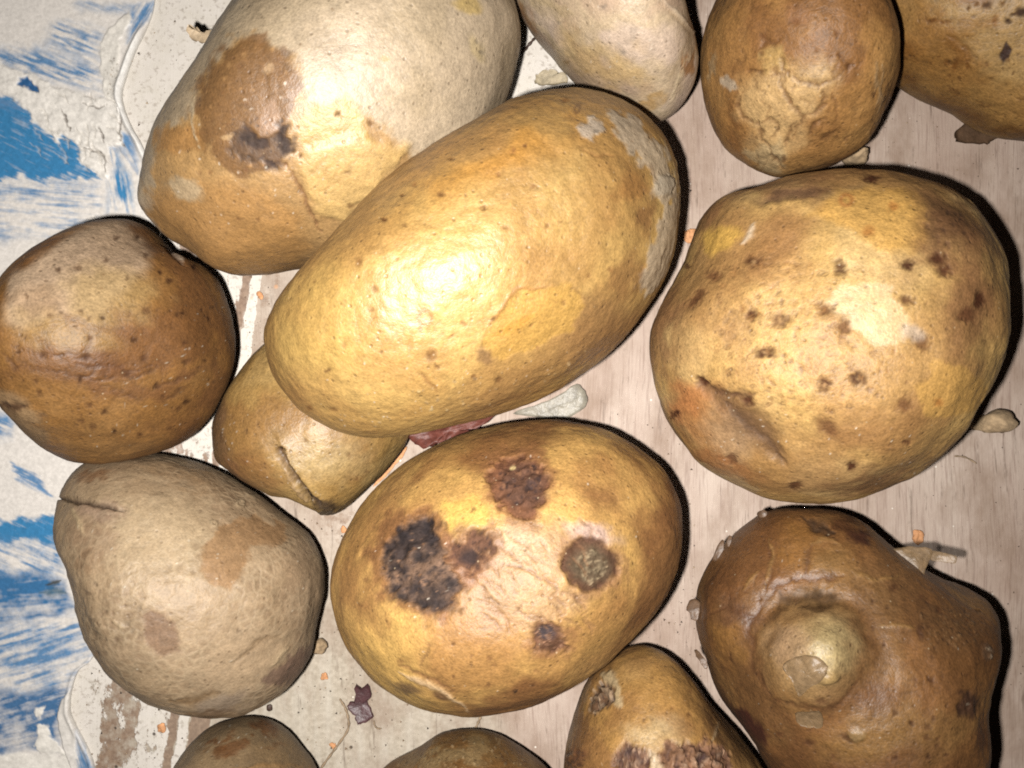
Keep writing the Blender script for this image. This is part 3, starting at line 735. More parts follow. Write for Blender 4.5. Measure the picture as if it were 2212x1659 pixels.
# 3 -- wrinkled brown potato
O3 = [(1548, -5), (1526, 50), (1515, 100), (1513, 160), (1522, 220), (1540, 278), (1572, 325), (1612, 356), (1660, 378), (1700, 384), (1760, 372), (1818, 350), (1855, 325), (1890, 280),
      (1918, 230), (1934, 190), (1938, 150), (1928, 100), (1905, 45), (1882, -20), (1850, -90), (1780, -150), (1700, -160), (1620, -120), (1570, -60)]
def paint3(p):
    vary(p, (150, 104, 56), (206, 158, 92), 12, 3, .8, .5)
    p.poly('C', [(400, 560), (560, 460), (740, 430), (960, 400), (1000, 560), (900, 700), (780, 800), (720, 960), (600, 1080), (480, 900), (380, 720)], (234, 198, 136), .7, 26, 22, 5.)
    p.poly('C', [(520, 320), (640, 300), (660, 440), (560, 460), (500, 400)], (218, 184, 112), .6, 10, 10, 3.)
    p.poly('C', [(400, 1000), (620, 900), (690, 1000), (660, 1100), (540, 1110)], (214, 188, 138), .7, 8, 10, 3., rd=.2)
    p.blob('C', 300, 540, 50, 38, 20, (214, 196, 166), .85, .3, 8, 2.)
    p.blob('C', 190, 430, 22, 90, 10, (196, 168, 122), .7, .5, 10, 2.)
    p.blob('C', 730, 90, 90, 60, 0, (158, 112, 70), .7, .5, 12, 3.)
    wr = ([(380, 600), (360, 680), (400, 760), (490, 800)], [(640, 520), (660, 620), (720, 690), (780, 750), (740, 840), (720, 910)], [(690, 480), (780, 530), (880, 545), (1000, 505)],
          [(490, 790), (520, 900), (570, 960)], [(780, 750), (860, 720), (920, 680), (900, 600), (870, 560)], [(560, 480), (660, 480), (720, 465)], [(620, 860), (610, 800), (560, 770), (490, 790)],
          [(960, 600), (990, 680), (1000, 760)], [(1000, 850), (900, 900), (840, 880)], [(680, 960), (690, 860), (740, 800)], [(400, 460), (500, 470), (560, 430)], [(500, 330), (540, 280), (650, 230)],
          [(640, 360), (650, 440), (700, 470)], [(1000, 330), (1080, 420), (1060, 480)], [(820, 880), (860, 800), (930, 770)], [(560, 960), (600, 1040), (650, 1090)])
    for l in wr:
        p.line('C', l, 13, (118, 80, 44), .7, 6, 2., -.40)
    for k in range(26):
        g = np.random.default_rng(k); x0, y0 = g.uniform(250, 1150), g.uniform(300, 1050); an = g.uniform(0, 6.28); l = g.uniform(40, 120)
        p.line('C', [(x0, y0), (x0 + l * math.cos(an), y0 + l * math.sin(an)), (x0 + 1.7 * l * math.cos(an + .5), y0 + 1.7 * l * math.sin(an + .5))], 8, (128, 90, 50), .5, 6, 2., -.18)
    for k in range(14):
        g = np.random.default_rng(k + 70); y0 = g.uniform(250, 900); x0 = 1180 + 60 * math.sin(y0 / 300) + g.uniform(0, 90)
        p.line('C', [(x0, y0), (x0 + 20, y0 + 60), (x0 - 10, y0 + 150)], 8, (196, 168, 124) if k % 2 else (96, 62, 36), .55, 5, 2., .12)
    p.dots('C', [(600, 445, 22), (1000, 215, 20), (520, 235, 16), (515, 345, 12), (870, 330, 14), (1015, 360, 16), (700, 670, 16), (620, 840, 14), (1080, 430, 18), (655, 1030, 20), (730, 140, 24), (1130, 265, 10), (570, 20, 12), (1240, 610, 18)], (108, 70, 40), .75)
    freckle(p, 'C', [(200, 0), (1150, 0), (1350, 500), (1000, 1000), (300, 900)], 50, 12)
    p.disp += .16 * p.noise(4, 4, 44)
potato('p3', 'V', O3, (0, 0), 21, 32, (184, 136, 76), paint3, 'round brown potato with cracked wrinkled skin below the top edge', mat=M_brown, rough=0.57, gain=1.12, sat=1.0, green=0.97)

# 4 -- spotted brown potato in the corner
O4 = [(1828, -5), (1845, 40), (1864, 85), (1885, 130), (1912, 167), (1946, 193), (1998, 224), (2060, 252), (2110, 280), (2160, 300), (2225, 306), (2320, 285), (2410, 215), (2460, 110), (2450, -20), (2380, -140), (2250, -210), (2100, -210), (1970, -150), (1900, -70)]
def paint4(p):
    vary(p, (158, 110, 62), (214, 172, 112), 13, 5, .8, .6)
    p.poly('Q', [(950, 0), (1900, -100), (2300, 300), (2000, 900), (1400, 800), (1300, 400), (1000, 250)], (226, 192, 134), .7, 25, 30, 6.)
    p.poly('Q', [(1250, 150), (1600, 150), (1650, 300), (1300, 330)], (186, 140, 86), .6, 14, 14, 3.)
    p.line('Q', [(550, 850), (900, 1100), (1250, 1300), (1700, 1480), (2200, 1560)], 90, (126, 84, 48), .75, 18, 4., taper=False)
    p.line('Q', [(1000, 450), (1080, 380), (1160, 420), (1280, 560), (1320, 700)], 22, (176, 130, 78), .6, 6, 3., -.2)
    DK = (66, 46, 44)
    p.poly('Q', [(1640, 640), (1690, 530), (1745, 440), (1760, 500), (1805, 550), (1760, 650), (1680, 710)], DK, .95, 3, 4, 2., -.2, .6, .1, 'dark_scab')
    p.dots('Q', [(1520, 60, 52, 45), (1900, 130, 80, 60), (1830, 160, 60, 25), (1750, 230, 42)], (74, 50, 40), .9)
    p.dots('Q', [(1320, 95, 26), (1400, 45, 24), (900, 220, 80, 32), (1160, 720, 36, 80, 20), (1070, 690, 30), (1300, 720, 24, 60), (975, 640, 14), (1610, 230, 24, 70), (1690, 40, 30), (1050, 240, 80, 25)], (132, 88, 50), .8)
    p.blob('Q', 570, 440, 34, 24, 0, (206, 176, 136), .8, .4)
    p.blob('Q', 420, 610, 55, 38, 40, (196, 166, 118), .9, .3, 4, 2., .5)
    for k in range(16):
        g = np.random.default_rng(k + 9); x0, y0 = g.uniform(500, 2100), g.uniform(850, 1450)
        p.line('Q', [(x0, y0), (x0 + 60, y0 + 50), (x0 + 150, y0 + 70)], 16, (112, 72, 44) if k % 2 else (196, 152, 98), .5, 8, 2., -.15)
    freckle(p, 'Q', [(300, 0), (1900, 0), (1900, 1400), (600, 800)], 40, 4)
potato('p4', 'V', O4, (0, 0), 24, 24, (192, 146, 90), paint4, 'brown potato with dark purple spots, cut off by the upper right corner', mat=M_brown, rough=.55, gain=0.8, sat=1.16, green=0.96)

# 7 -- small potato under the golden one
O7 = [(567, 745), (533, 782), (507, 815), (487, 849), (473, 880), (460, 908), (457, 942), (459, 969), (466, 997), (489, 1016), (528, 1042), (560, 1060), (591, 1074), (628, 1080), (646, 1089), (669, 1101),
      (694, 1110), (724, 1110), (746, 1099), (769, 1079), (801, 1049), (833, 1017), (860, 983), (880, 950), (892, 900), (880, 840), (840, 780), (760, 735), (660, 720), (610, 722)]
def paint7(p):
    vary(p, (170, 124, 66), (216, 180, 110), 12, 6)
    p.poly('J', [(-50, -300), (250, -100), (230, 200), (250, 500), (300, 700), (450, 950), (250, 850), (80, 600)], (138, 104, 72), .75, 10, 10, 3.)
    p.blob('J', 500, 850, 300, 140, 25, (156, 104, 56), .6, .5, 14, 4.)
    p.blob('J', 1150, 700, 420, 200, 10, (228, 204, 146), .5, .7, 20, 4.)
    p.line('J', [(760, 640), (830, 790), (930, 950), (1040, 1080), (1130, 1150)], 26, (92, 66, 42), .9, 3, 2., -1.1, False)
    p.line('J', [(770, 730), (820, 850), (910, 1000), (1000, 1100)], 20, (196, 164, 122), .7, 5, 1., .35, False, rd=.2)
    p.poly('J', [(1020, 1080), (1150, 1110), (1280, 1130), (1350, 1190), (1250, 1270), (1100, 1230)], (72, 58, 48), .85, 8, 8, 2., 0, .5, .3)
    p.dots('J', [(440, 450, 20), (1000, 540, 24, 16, 45), (560, 390, 10, 40), (1415, 685, 22), (1590, 845, 16), (1490, 915, 14), (480, 690, 8), (770, 640, 24), (310, 320, 10)], (116, 82, 50), .8)
    sparkle(p, 'J', [(100, 200), (1000, 900), (1300, 1200), (300, 800)], 50, 12)
def lump7(vx, vy, Pm):
    # the right lobe bulges beyond the crease
    a = np.array([(607, 974), (644, 1044), (669, 1074), (690, 1090)], float)
    d, t = seg_dist(vx, vy, a, False)
    side = (vx - 640) * .86 - (vy - 1020) * .5
    return 1.3 * np.exp(-(d / 26) ** 2) * np.where(side > 0, 1, -.6)
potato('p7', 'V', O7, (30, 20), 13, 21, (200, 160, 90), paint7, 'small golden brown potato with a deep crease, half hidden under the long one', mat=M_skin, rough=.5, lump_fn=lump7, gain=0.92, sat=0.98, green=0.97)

# 5 -- long golden potato lying on top
O5 = [(1100, 213), (1150, 197), (1200, 188), (1250, 187), (1300, 196), (1350, 216), (1400, 249), (1433, 285), (1454, 330), (1465, 380), (1469, 430), (1465, 490), (1455, 545), (1437, 600), (1412, 645), (1380, 692),
      (1342, 738), (1302, 775), (1255, 810), (1205, 843), (1150, 870), (1100, 888), (1060, 901), (1000, 917), (940, 932), (880, 943), (830, 949), (780, 947), (730, 936), (688, 917), (648, 888), (615, 852),
      (590, 812), (575, 768), (570, 722), (580, 680), (602, 640), (640, 595), (682, 547), (730, 490), (780, 436), (830, 388), (880, 347), (930, 311), (980, 281), (1040, 247)]
def paint5(p):
    vary(p, (206, 158, 86), (240, 204, 126), 20, 7, .6, .5)
    wash(p, (188, 134, 72), 26, 8, .4)
    p.blob('B', 1700, 1080, 480, 130, -22, (230, 164, 66), .65, .7, 40, 8.)
    p.blob('B', 1500, 900, 420, 120, -25, (188, 132, 72), .45, .7, 30, 8.)
    p.blob('E', 150, 800, 300, 380, 60, (232, 198, 104), .4, .7, 40, 8.)
    p.blob('E', 1950, 870, 260, 220, -35, (176, 130, 78), .75, .6, 26, 6.)
    p.blob('E', 1500, 1130, 500, 110, -22, (184, 138, 80), .6, .7, 30, 6.)
    p.poly('P', [(770, 370), (850, 300), (960, 390), (1080, 490), (1190, 640), (1260, 800), (1300, 1000), (1280, 1200), (1180, 1450), (1060, 1640), (1000, 1600), (1010, 1400), (1080, 1200), (1120, 1080), (1180, 960),
                 (1100, 900), (1090, 800), (1050, 740), (950, 690), (960, 640), (880, 560), (800, 480)], (228, 208, 174), .85, 6, 16, 2.5, .12, .62)
    p.blob('P', 960, 840, 110, 130, 20, (188, 132, 68), .7, .5, 16, 4.)
    p.blob('P', 1040, 1050, 60, 150, 10, (160, 112, 64), .7, .5, 16, 3.)
    p.blob('P', 900, 1500, 90, 160, 20, (170, 122, 68), .65, .5, 16, 3.)
    p.poly('P', [(550, 420), (620, 385), (700, 390), (730, 440), (720, 500), (650, 550), (590, 520)], (240, 222, 194), .85, 6, 14, 2., .2, .6)
    p.blob('P', 680, 465, 20, 14, 0, (140, 128, 110), .7)
    p.blob('P', 1150, 850, 90, 60, -30, (232, 216, 184), .9, .3, 8, 3., .35)
    p.line('P', [(1175, 775), (1245, 800), (1235, 870), (1185, 925)], 10, (96, 66, 38), .9, 3, 1.5, -.4)
    p.line('P', [(1190, 1290), (1150, 1360), (1140, 1440)], 8, (120, 92, 60), .7, 3, 1.5, -.2)
    p.blob('P', 550, 300, 22, 38, 20, (122, 82, 50), .85, .5, ring=True)
    p.line('P', [(560, 570), (680, 640), (850, 640)], 14, (178, 128, 70), .6, 5, 2., -.2)
    patch = [(1440, 580), (1560, 590), (1740, 550), (1840, 620), (1830, 720), (1760, 830), (1650, 900), (1560, 930), (1440, 990), (1330, 1040), (1240, 1000), (1190, 940), (1210, 850), (1280, 760), (1340, 650)]
    p.poly('E', patch, (236, 186, 88), .65, 6, 11, 2.2, -.12, .5, part='bare_patch', mottle=.08)
    p.line('E', [(1500, 760), (1400, 830), (1250, 880)], 50, (238, 172, 66), .6, 6, 3.)
    p.line('E', [(1200, 860), (1280, 740), (1340, 640), (1430, 570), (1560, 580), (1640, 550)], 14, (196, 140, 76), .7, 4, 2., .12)
    p.line('E', [(1750, 600), (1760, 560), (1850, 640), (1880, 630)], 7, (150, 108, 60), .7, 3, 2., -.1)
    p.blob('E', 1200, 1020, 60, 40, 45, (150, 112, 74), .7, .5, 6, 2.)
    p.dots('E', [(380, 400, 24, 30), (540, 125, 18), (490, 575, 22), (1060, 800, 24, 16, 40), (1250, 770, 18, 24), (1710, 665, 14, 20), (1875, 490, 14), (850, 1010, 36, 44), (885, 1080, 18), (1130, 1150, 18), (1290, 1165, 24, 20),
                 (60, 1350, 18), (215, 1360, 22, 12), (285, 940, 14), (525, 985, 12), (180, 1105, 16), (1500, 820, 12), (630, 380, 12), (980, 880, 20, 8, -45), (1180, 50, 16), (680, 160, 24, 10, 30), (460, 710, 18), (1690, 145, 12), (1600, 165, 14), (2010, 450, 16), (1330, 185, 26, 12)], (130, 88, 46), .8)
    p.blob('E', 810, 760, 56, 60, 0, (170, 118, 62), .75, .4, ring=True)
    p.line('E', [(770, 780), (790, 870)], 10, (150, 104, 58), .7)
    p.line('E', [(720, 900), (710, 1000)], 22, (190, 146, 78), .6, 3, 2., -.2)
    p.line('E', [(780, 1130), (860, 1200), (880, 1240)], 18, (160, 112, 58), .7, 4, 2., -.25)
    p.dots('B', [(1815, 975, 18), (1940, 1205, 18), (1345, 1255, 24, 20), (1095, 1270, 16), (975, 1425, 20), (1630, 1345, 18), (1175, 1195, 14), (1410, 1030, 22, 14), (1715, 1130, 14), (1890, 945, 16), (2150, 650, 22, 16)], (136, 90, 50), .8)
    p.specks('E', [(900, 1180), (1700, 1000), (2000, 900), (1800, 1100), (1200, 1380), (500, 1480), (100, 1400)], 60, 1.5, 3.5, (222, 192, 140), .8, .12, 5)
    sparkle(p, 'E', [(0, 1000), (800, 1100), (1900, 800), (1700, 1100), (300, 1500)], 60, 14)
    freckle(p, 'V', [(650, 600), (1100, 250), (1400, 300), (1350, 650), (900, 900), (650, 850)], 90, 31, (170, 120, 66), (1.2, 3.2), .6)
potato('p5', 'V', O5, (-10, 10), 34, 36, (230, 188, 108), paint5, 'long golden potato lying across the middle on top of its neighbours', zb=5, tilt=(-.13, .0), mat=M_pebble, rough=0.5, lump=1.0, gain=0.88, sat=0.98, green=0.97)

# 6 -- round brown freckled potato at the left
O6 = [(0, 720), (6, 665), (20, 619), (43, 579), (83, 535), (133, 499), (187, 480), (240, 473), (287, 475), (318, 488), (342, 508), (362, 531), (392, 550), (432, 568), (463, 594), (483, 630), (500, 680), (509, 732), (508, 782), (495, 825),
      (470, 875), (445, 914), (405, 950), (340, 978), (260, 998), (180, 1003), (112, 983), (66, 943), (18, 893), (-2, 845), (-8, 780)]
def paint6(p):
    vary(p, (144, 98, 56), (196, 148, 88), 15, 8, .75, .6)
    dust(p, 'V', [(0, 700), (20, 600), (90, 520), (190, 470), (300, 470), (330, 520), (280, 620), (220, 680), (120, 690), (30, 720)], (226, 198, 164), .85, 20, 30, 8.)
    dust(p, 'V', [(-20, 820), (30, 860), (100, 930), (90, 980), (0, 930)], (186, 156, 118), .7, 12, 16, 5.)
    p.blob('D', 700, 600, 280, 170, 15, (222, 188, 124), .6, .6, 40, 6.)  # yellow highlight painted into the skin colour
    p.blob('D', 450, 870, 280, 100, 10, (214, 176, 104), .5, .6, 30, 6.)
    p.blob('D', 250, 640, 140, 90, 0, (190, 156, 118), .6, .6, 20, 4.)
    for t in ((680, 1090, 190, 40, 12), (1200, 1150, 200, 50, -20), (980, 360, 90, 40, 40), (900, 1250, 260, 60, 0), (620, 1200, 120, 40, 20)):
        p.blob('D', *t, (132, 88, 56), .5, .6, 20, 4.)
    for l in ([(80, 940), (200, 960), (280, 1005), (420, 1000), (560, 1020), (640, 1080), (760, 1090), (850, 1110), (960, 1080), (1070, 1050)], [(580, 860), (590, 940), (560, 1030)],
              [(240, 1100), (420, 1120), (520, 1150), (600, 1170), (700, 1170), (820, 1130)], [(640, 1080), (560, 1160)], [(1000, 1220), (1080, 1180), (1180, 1160), (1300, 1120)],
              [(860, 1150), (960, 1130), (1040, 1060)], [(1060, 1300), (1180, 1230), (1250, 1180)], [(500, 1030), (560, 1090), (680, 1090)], [(700, 1200), (760, 1260), (860, 1280)], [(20, 980), (90, 1080), (230, 1100)]):
        p.line('D', l, 11, (104, 68, 42), .6, 7, 1.5, -.16)
    p.dots('D', [(385, 450, 16), (820, 510, 14), (1035, 463, 16), (1100, 525, 20), (945, 717, 20), (665, 765, 18), (525, 720, 12), (325, 748, 16), (487, 818, 12), (155, 890, 15), (262, 910, 14), (120, 988, 15), (275, 1008, 24, 18),
                 (562, 1020, 28, 22), (580, 900, 18), (868, 905, 20), (935, 1027, 22), (1200, 930, 16), (1205, 1048, 20), (1330, 1040, 14), (1310, 712, 12), (1355, 770, 16), (820, 1133, 28, 20), (520, 1165, 22), (1015, 1200, 18, 26), (230, 1168, 16),
                 (255, 1250, 18), (580, 1330, 22, 14), (675, 1370, 26, 18), (530, 1440, 28, 14, 15), (605, 1475, 20), (275, 1400, 30, 14, 20), (740, 1500, 18), (905, 1525, 18), (1105, 1485, 24, 14, -30), (1210, 1308, 20, 28, 40), (1160, 1350, 24, 14, -40),
                 (1060, 1270, 14), (885, 240, 18), (755, 245, 22, 12), (690, 390, 18), (950, 355, 18), (1260, 425, 16, 20), (575, 768, 12), (1150, 745, 16), (500, 440, 30, 22), (700, 1010, 8), (150, 1170, 8), (580, 1390, 10), (1180, 730, 14)], (86, 56, 36), .85)
    p.poly('D', [(1090, 290), (1140, 280), (1205, 340), (1190, 400), (1130, 350)], (236, 214, 186), .95, 3, 4, 2., .1)
    p.line('D', [(1040, 215), (1080, 290), (1120, 350), (1200, 420)], 16, (84, 56, 40), .75, 4, 2., -.7)  # shade in the notch painted as a dark line, and cut in
    p.line('D', [(0, 1320), (60, 1345), (170, 1330)], 34, (92, 62, 44), .8, 6, 2., -.3)
    p.blob('D', 200, 1410, 70, 45, 20, (196, 162, 118), .7, .5, 10, 2.)
    freckle(p, 'V', [(30, 620), (300, 500), (480, 650), (470, 850), (200, 980), (30, 850)], 60, 21)
    sparkle(p, 'V', [(350, 700), (500, 650), (480, 880), (250, 990), (150, 950)], 90, 22)
potato('p6', 'V', O6, (-20, -30), 25, 36, (172, 124, 66), paint6, 'round brown potato dotted with dark freckles, at the left edge beside the blue sheet', zb=1.2, mat=M_brown, rough=0.57, gain=0.8, sat=1.02, green=0.98)

# 8 -- big round spotted potato at the right
O8 = [(80, 920), (85, 800), (105, 720), (150, 620), (210, 520), (250, 440), (275, 360), (300, 290), (330, 225), (390, 168), (470, 130), (600, 95), (720, 50), (850, 22), (980, 10), (1120, 10), (1250, 22), (1370, 45), (1480, 78), (1560, 115), (1640, 185),
      (1700, 265), (1750, 355), (1785, 450), (1802, 560), (1806, 680), (1800, 800), (1780, 900), (1750, 1000), (1700, 1090), (1645, 1170), (1600, 1235), (1555, 1300), (1480, 1390), (1380, 1460), (1280, 1518), (1150, 1570), (1020, 1605), (900, 1620),
      (780, 1612), (650, 1588), (540, 1550), (450, 1508), (360, 1455), (290, 1395), (230, 1320), (170, 1230), (125, 1120), (95, 1020)]
def paint8(p):
    vary(p, (182, 136, 80), (228, 194, 130), 20, 9, .6, .55)
    wash(p, (146, 100, 56), 26, 3, .6)
    p.poly('F', [(930, 150), (1100, 100), (1300, 90), (1420, 180), (1400, 320), (1330, 420), (1200, 400), (1050, 330), (850, 230)], (226, 174, 86), .8, 10, 12, 4.)
    p.poly('F', [(1350, 1050), (1450, 940), (1600, 950), (1690, 1050), (1650, 1150), (1500, 1210), (1380, 1180)], (214, 166, 86), .8, 6, 10, 4.)
    p.poly('F', [(330, 300), (480, 280), (540, 330), (470, 400), (350, 420)], (232, 186, 84), .7, 10, 10, 4.)
    for t in ((760, 90, 200, 60, 5), (1480, 270, 130, 170, -25), (1620, 700, 90, 200, 5), (340, 240, 50, 90, 30), (1450, 430, 130, 60, 20), (1650, 420, 70, 160, 0), (130, 800, 60, 220, 10), (1200, 1520, 300, 50, -15)):
        p.blob('F', *t, (142, 100, 62), .7, .55, 26, 5.)
    p.blob('F', 1490, 290, 110, 130, -25, (104, 70, 44), .7, .6, 26, 4.)
    p.blob('F', 740, 140, 170, 30, -5, (104, 74, 56), .7, .5, 12, 3., -.3)
    p.specks('F', [(1380, 180), (1560, 180), (1650, 380), (1500, 420), (1380, 320)], 30, 2, 6, (96, 66, 46), .7, -.1, 3)
    p.poly('F', [(930, 640), (1000, 580), (1150, 530), (1240, 560), (1230, 640), (1310, 700), (1310, 840), (1170, 870), (1100, 830), (1040, 740), (960, 690)], (232, 204, 152), .6, 7, 12, 2.5, -.15, .53, part='peeled_patch', mottle=.1)
    # sunken scar, lower left
    p.blob('F', 280, 1110, 120, 80, -20, (184, 112, 62), .6, .6, 18, 3.)
    p.blob('F', 350, 1230, 170, 90, 50, (186, 126, 70), .6, .6, 16, 3.)
    p.blob('F', 420, 1430, 170, 40, 25, (164, 106, 60), .6, .6, 16, 3.)
    p.blob('F', 440, 1290, 130, 80, 50, (184, 156, 116), .6, .6, 14, 3.)
    p.line('F', [(330, 1040), (430, 1130), (520, 1220), (640, 1320), (720, 1410)], 70, (104, 76, 52), .75, 10, 4., -1.1, True, 2.2)
    p.line('F', [(420, 1130), (520, 1230), (640, 1330), (700, 1400)], 30, (84, 62, 46), .6, 8, 3., -.2)
    p.line('F', [(470, 1090), (540, 1110), (580, 1090)], 34, (96, 66, 44), .75, 6, 2., -.3)
    p.line('F', [(300, 1420), (460, 1500), (600, 1560)], 40, (196, 170, 126), .5, 8, 3.)
    p.line('F', [(330, 1040), (400, 1080), (500, 1100)], 20, (92, 62, 42), .7, 5, 2., -.3)
    p.dots('F', [(572, 450, 44, 24), (990, 485, 34, 40, -20), (570, 708, 32), (703, 733, 42, 36), (920, 685, 36, 32), (1012, 765, 34), (627, 890, 56, 34), (1310, 640, 36, 28), (1380, 845, 36, 34), (1315, 470, 34, 28), (1490, 500, 34),
                 (1460, 440, 46, 30), (1080, 1013, 46, 40), (915, 1040, 28, 42), (1300, 1145, 34, 36), (925, 1250, 62, 36, 38), (1045, 1435, 26), (1310, 1325, 16), (775, 1530, 36, 16), (1600, 710, 44, 34), (1140, 55, 50, 24), (255, 475, 16), (380, 520, 34, 26), (300, 630, 66, 26, -50),
                 (200, 1180, 24, 14), (325, 1030, 32, 26), (545, 1130, 30), (180, 1200, 14), (1660, 640, 26, 50), (1230, 1325, 8), (470, 1400, 20)], (82, 46, 28), .95, -.25, 4.5)
    p.dots('F', [(572, 455, 14), (703, 735, 14), (627, 890, 22, 10), (1080, 1013, 16), (915, 1050, 10, 14)], (196, 156, 104), .7, .1)
    p.dots('F', [(1245, 190, 28), (1125, 310, 34, 30), (1465, 1130, 22)], (196, 128, 58), .75)
    p.blob('F', 1020, 160, 36, 34, 0, (188, 120, 60), .8, .4, ring=True)
    p.specks('F', [(420, 420), (700, 380), (1000, 560), (960, 700), (1100, 860), (1350, 900), (1250, 1080), (900, 1230), (640, 1160), (400, 960), (400, 650)], 260, 4.5, 6.5, (138, 98, 54), .8, -.10, 17, True, .35, 1.)
    p.line('F', [(575, 270), (560, 330), (520, 370)], 14, (216, 196, 164), .8, 4, 2., .2)
    p.blob('F', 1340, 790, 60, 30, 20, (196, 180, 160), .6, .5, 8, 2.)
    freckle(p, 'F', [(300, 300), (1500, 200), (1750, 800), (1300, 1500), (500, 1450)], 60, 23)
    sparkle(p, 'F', [(100, 800), (400, 1000), (1500, 1300), (1750, 900), (1300, 1550), (400, 1450)], 70, 24)
def lump8(vx, vy, Pm):
    d = np.hypot(vx - 1600, vy - 905)
    return 0 * d
potato('p8', 'F', O8, (0, 0), 26, 39, (210, 170, 100), paint8, 'biggest round potato at the right, yellow skin with brown dots and a sunken scar', mat=M_skin, rough=0.57, gain=1.3, lump=1.5, sat=0.97, green=0.98)

# 9 -- grey netted potato, lower left
O9 = [(252, 400), (262, 365), (290, 305), (330, 230), (390, 160), (480, 112), (600, 92), (760, 98), (900, 120), (1020, 155), (1120, 202), (1200, 250), (1300, 312), (1400, 388), (1480, 450), (1548, 515), (1590, 600), (1610, 700), (1606, 800), (1590, 880), (1572, 970),
      (1556, 1060), (1530, 1130), (1470, 1215), (1395, 1290), (1300, 1355), (1200, 1398), (1100, 1416), (1000, 1412), (880, 1395), (780, 1362), (680, 1310), (580, 1235), (500, 1145), (440, 1050), (400, 950), (370, 850), (340, 730), (310, 610), (280, 500), (260, 440)]
def paint9(p):
    vary(p, (166, 138, 108), (200, 172, 138), 14, 10, .6, .6)
    p.net = np.ones(p.n)
    def bare(z, pts, c, a=.9, **k):
        before = p.col.copy(); p.poly(z, pts, c, a * .85, 6, 12, 2.2, -.12, .6, **k)
        q = tr(z, pts); d, _ = seg_dist(p.vx, p.vy, q, True); d = np.where(inside(p.vx, p.vy, q), -d, d)
        p.net *= sstep(-8, 6, d)
    p.blob('G', 800, 500, 350, 200, 10, (214, 190, 152), .5, .7, 30, 6.)
    p.blob('G', 560, 1080, 160, 240, -30, (150, 126, 98), .55, .6, 30, 5.)
    p.blob('G', 450, 520, 130, 90, 20, (158, 126, 98), .6, .5, 14, 2.)
    p.blob('G', 430, 640, 70, 60, 0, (160, 126, 94), .6, .5, 12, 2.)
    p.blob('G', 500, 385, 130, 50, 10, (164, 134, 114), .65, .5, 12, 3.)
    p.blob('G', 470, 210, 80, 26, -12, (150, 108, 72), .75, .4, 10, 2.)
    p.blob('G', 900, 200, 250, 50, 15, (176, 140, 100), .5, .6, 20, 3.)
    bare('G', [(1050, 500), (1150, 430), (1210, 390), (1260, 420), (1310, 440), (1400, 440), (1430, 520), (1390, 560), (1300, 540), (1240, 580), (1220, 690), (1140, 780), (1060, 740), (1000, 670), (1000, 600)], (172, 132, 90), part='bare_patch')
    bare('G', [(700, 890), (760, 870), (830, 900), (890, 960), (890, 1080), (800, 1110), (740, 1060), (700, 980)], (142, 110, 86), part='bare_patch')
    bare('G', [(1340, 1180), (1460, 1090), (1560, 1040), (1550, 1130), (1440, 1250), (1320, 1270), (1290, 1220)], (130, 102, 88), part='bare_patch')
    p.line('G', [(1340, 1150), (1400, 1090), (1430, 1070)], 22, (216, 188, 148), .7, 4, 2., .25)
    p.line('G', [(1160, 1140), (1280, 1040), (1400, 990)], 14, (150, 122, 90), .6, 5, 2., -.25)
    p.line('G', [(255, 318), (330, 326), (420, 340), (520, 360), (620, 385)], 13, (70, 50, 38), .95, 3, 2., -1.1)
    p.line('G', [(360, 370), (390, 430), (410, 500)], 14, (216, 190, 148), .7, 4, 2., .2)
    p.line('G', [(560, 930), (600, 960), (640, 960)], 14, (214, 188, 150), .7, 4, 2., .25)
    p.line('G', [(840, 1330), (930, 1325), (1000, 1310), (1090, 1295)], 34, (134, 100, 62), .7, 8, 2., -.2)
    p.blob('G', 1100, 1340, 130, 50, -15, (164, 146, 130), .6, .5, 14, 3.)
    p.blob('G', 1010, 1400, 130, 25, -5, (136, 100, 64), .6, .5, 10, 2.)
    for x, y, r in ((1245, 290, 34), (1190, 350, 22), (1060, 450, 18), (1590, 1040, 26)):
        p.blob('G', x, y, r, r * .8, 20, (196, 172, 136), .8, .3, 3, 2., .45, ring=True)
    p.specks('G', [(380, 700), (700, 850), (700, 1200), (480, 1100)], 60, 2.5, 6, (134, 108, 84), .6, -.12, 8)
    p.dots('G', [(995, 388, 8), (1180, 980, 16), (960, 690, 14)], (120, 96, 74), .7)
    sparkle(p, 'G', [(300, 300), (1100, 250), (1550, 700), (1400, 1200), (700, 1250)], 70, 26)
    p.disp += .14 * p.noise(3.2, 3, 50)
potato('p9', 'G', O9, (-10, -20), 19, 30, (184, 156, 122), paint9, 'grey netted potato with smooth bare patches and a dark crack, lower left', zb=1.2, mat=M_net, rough=.55, gain=1.06, sat=1.0)

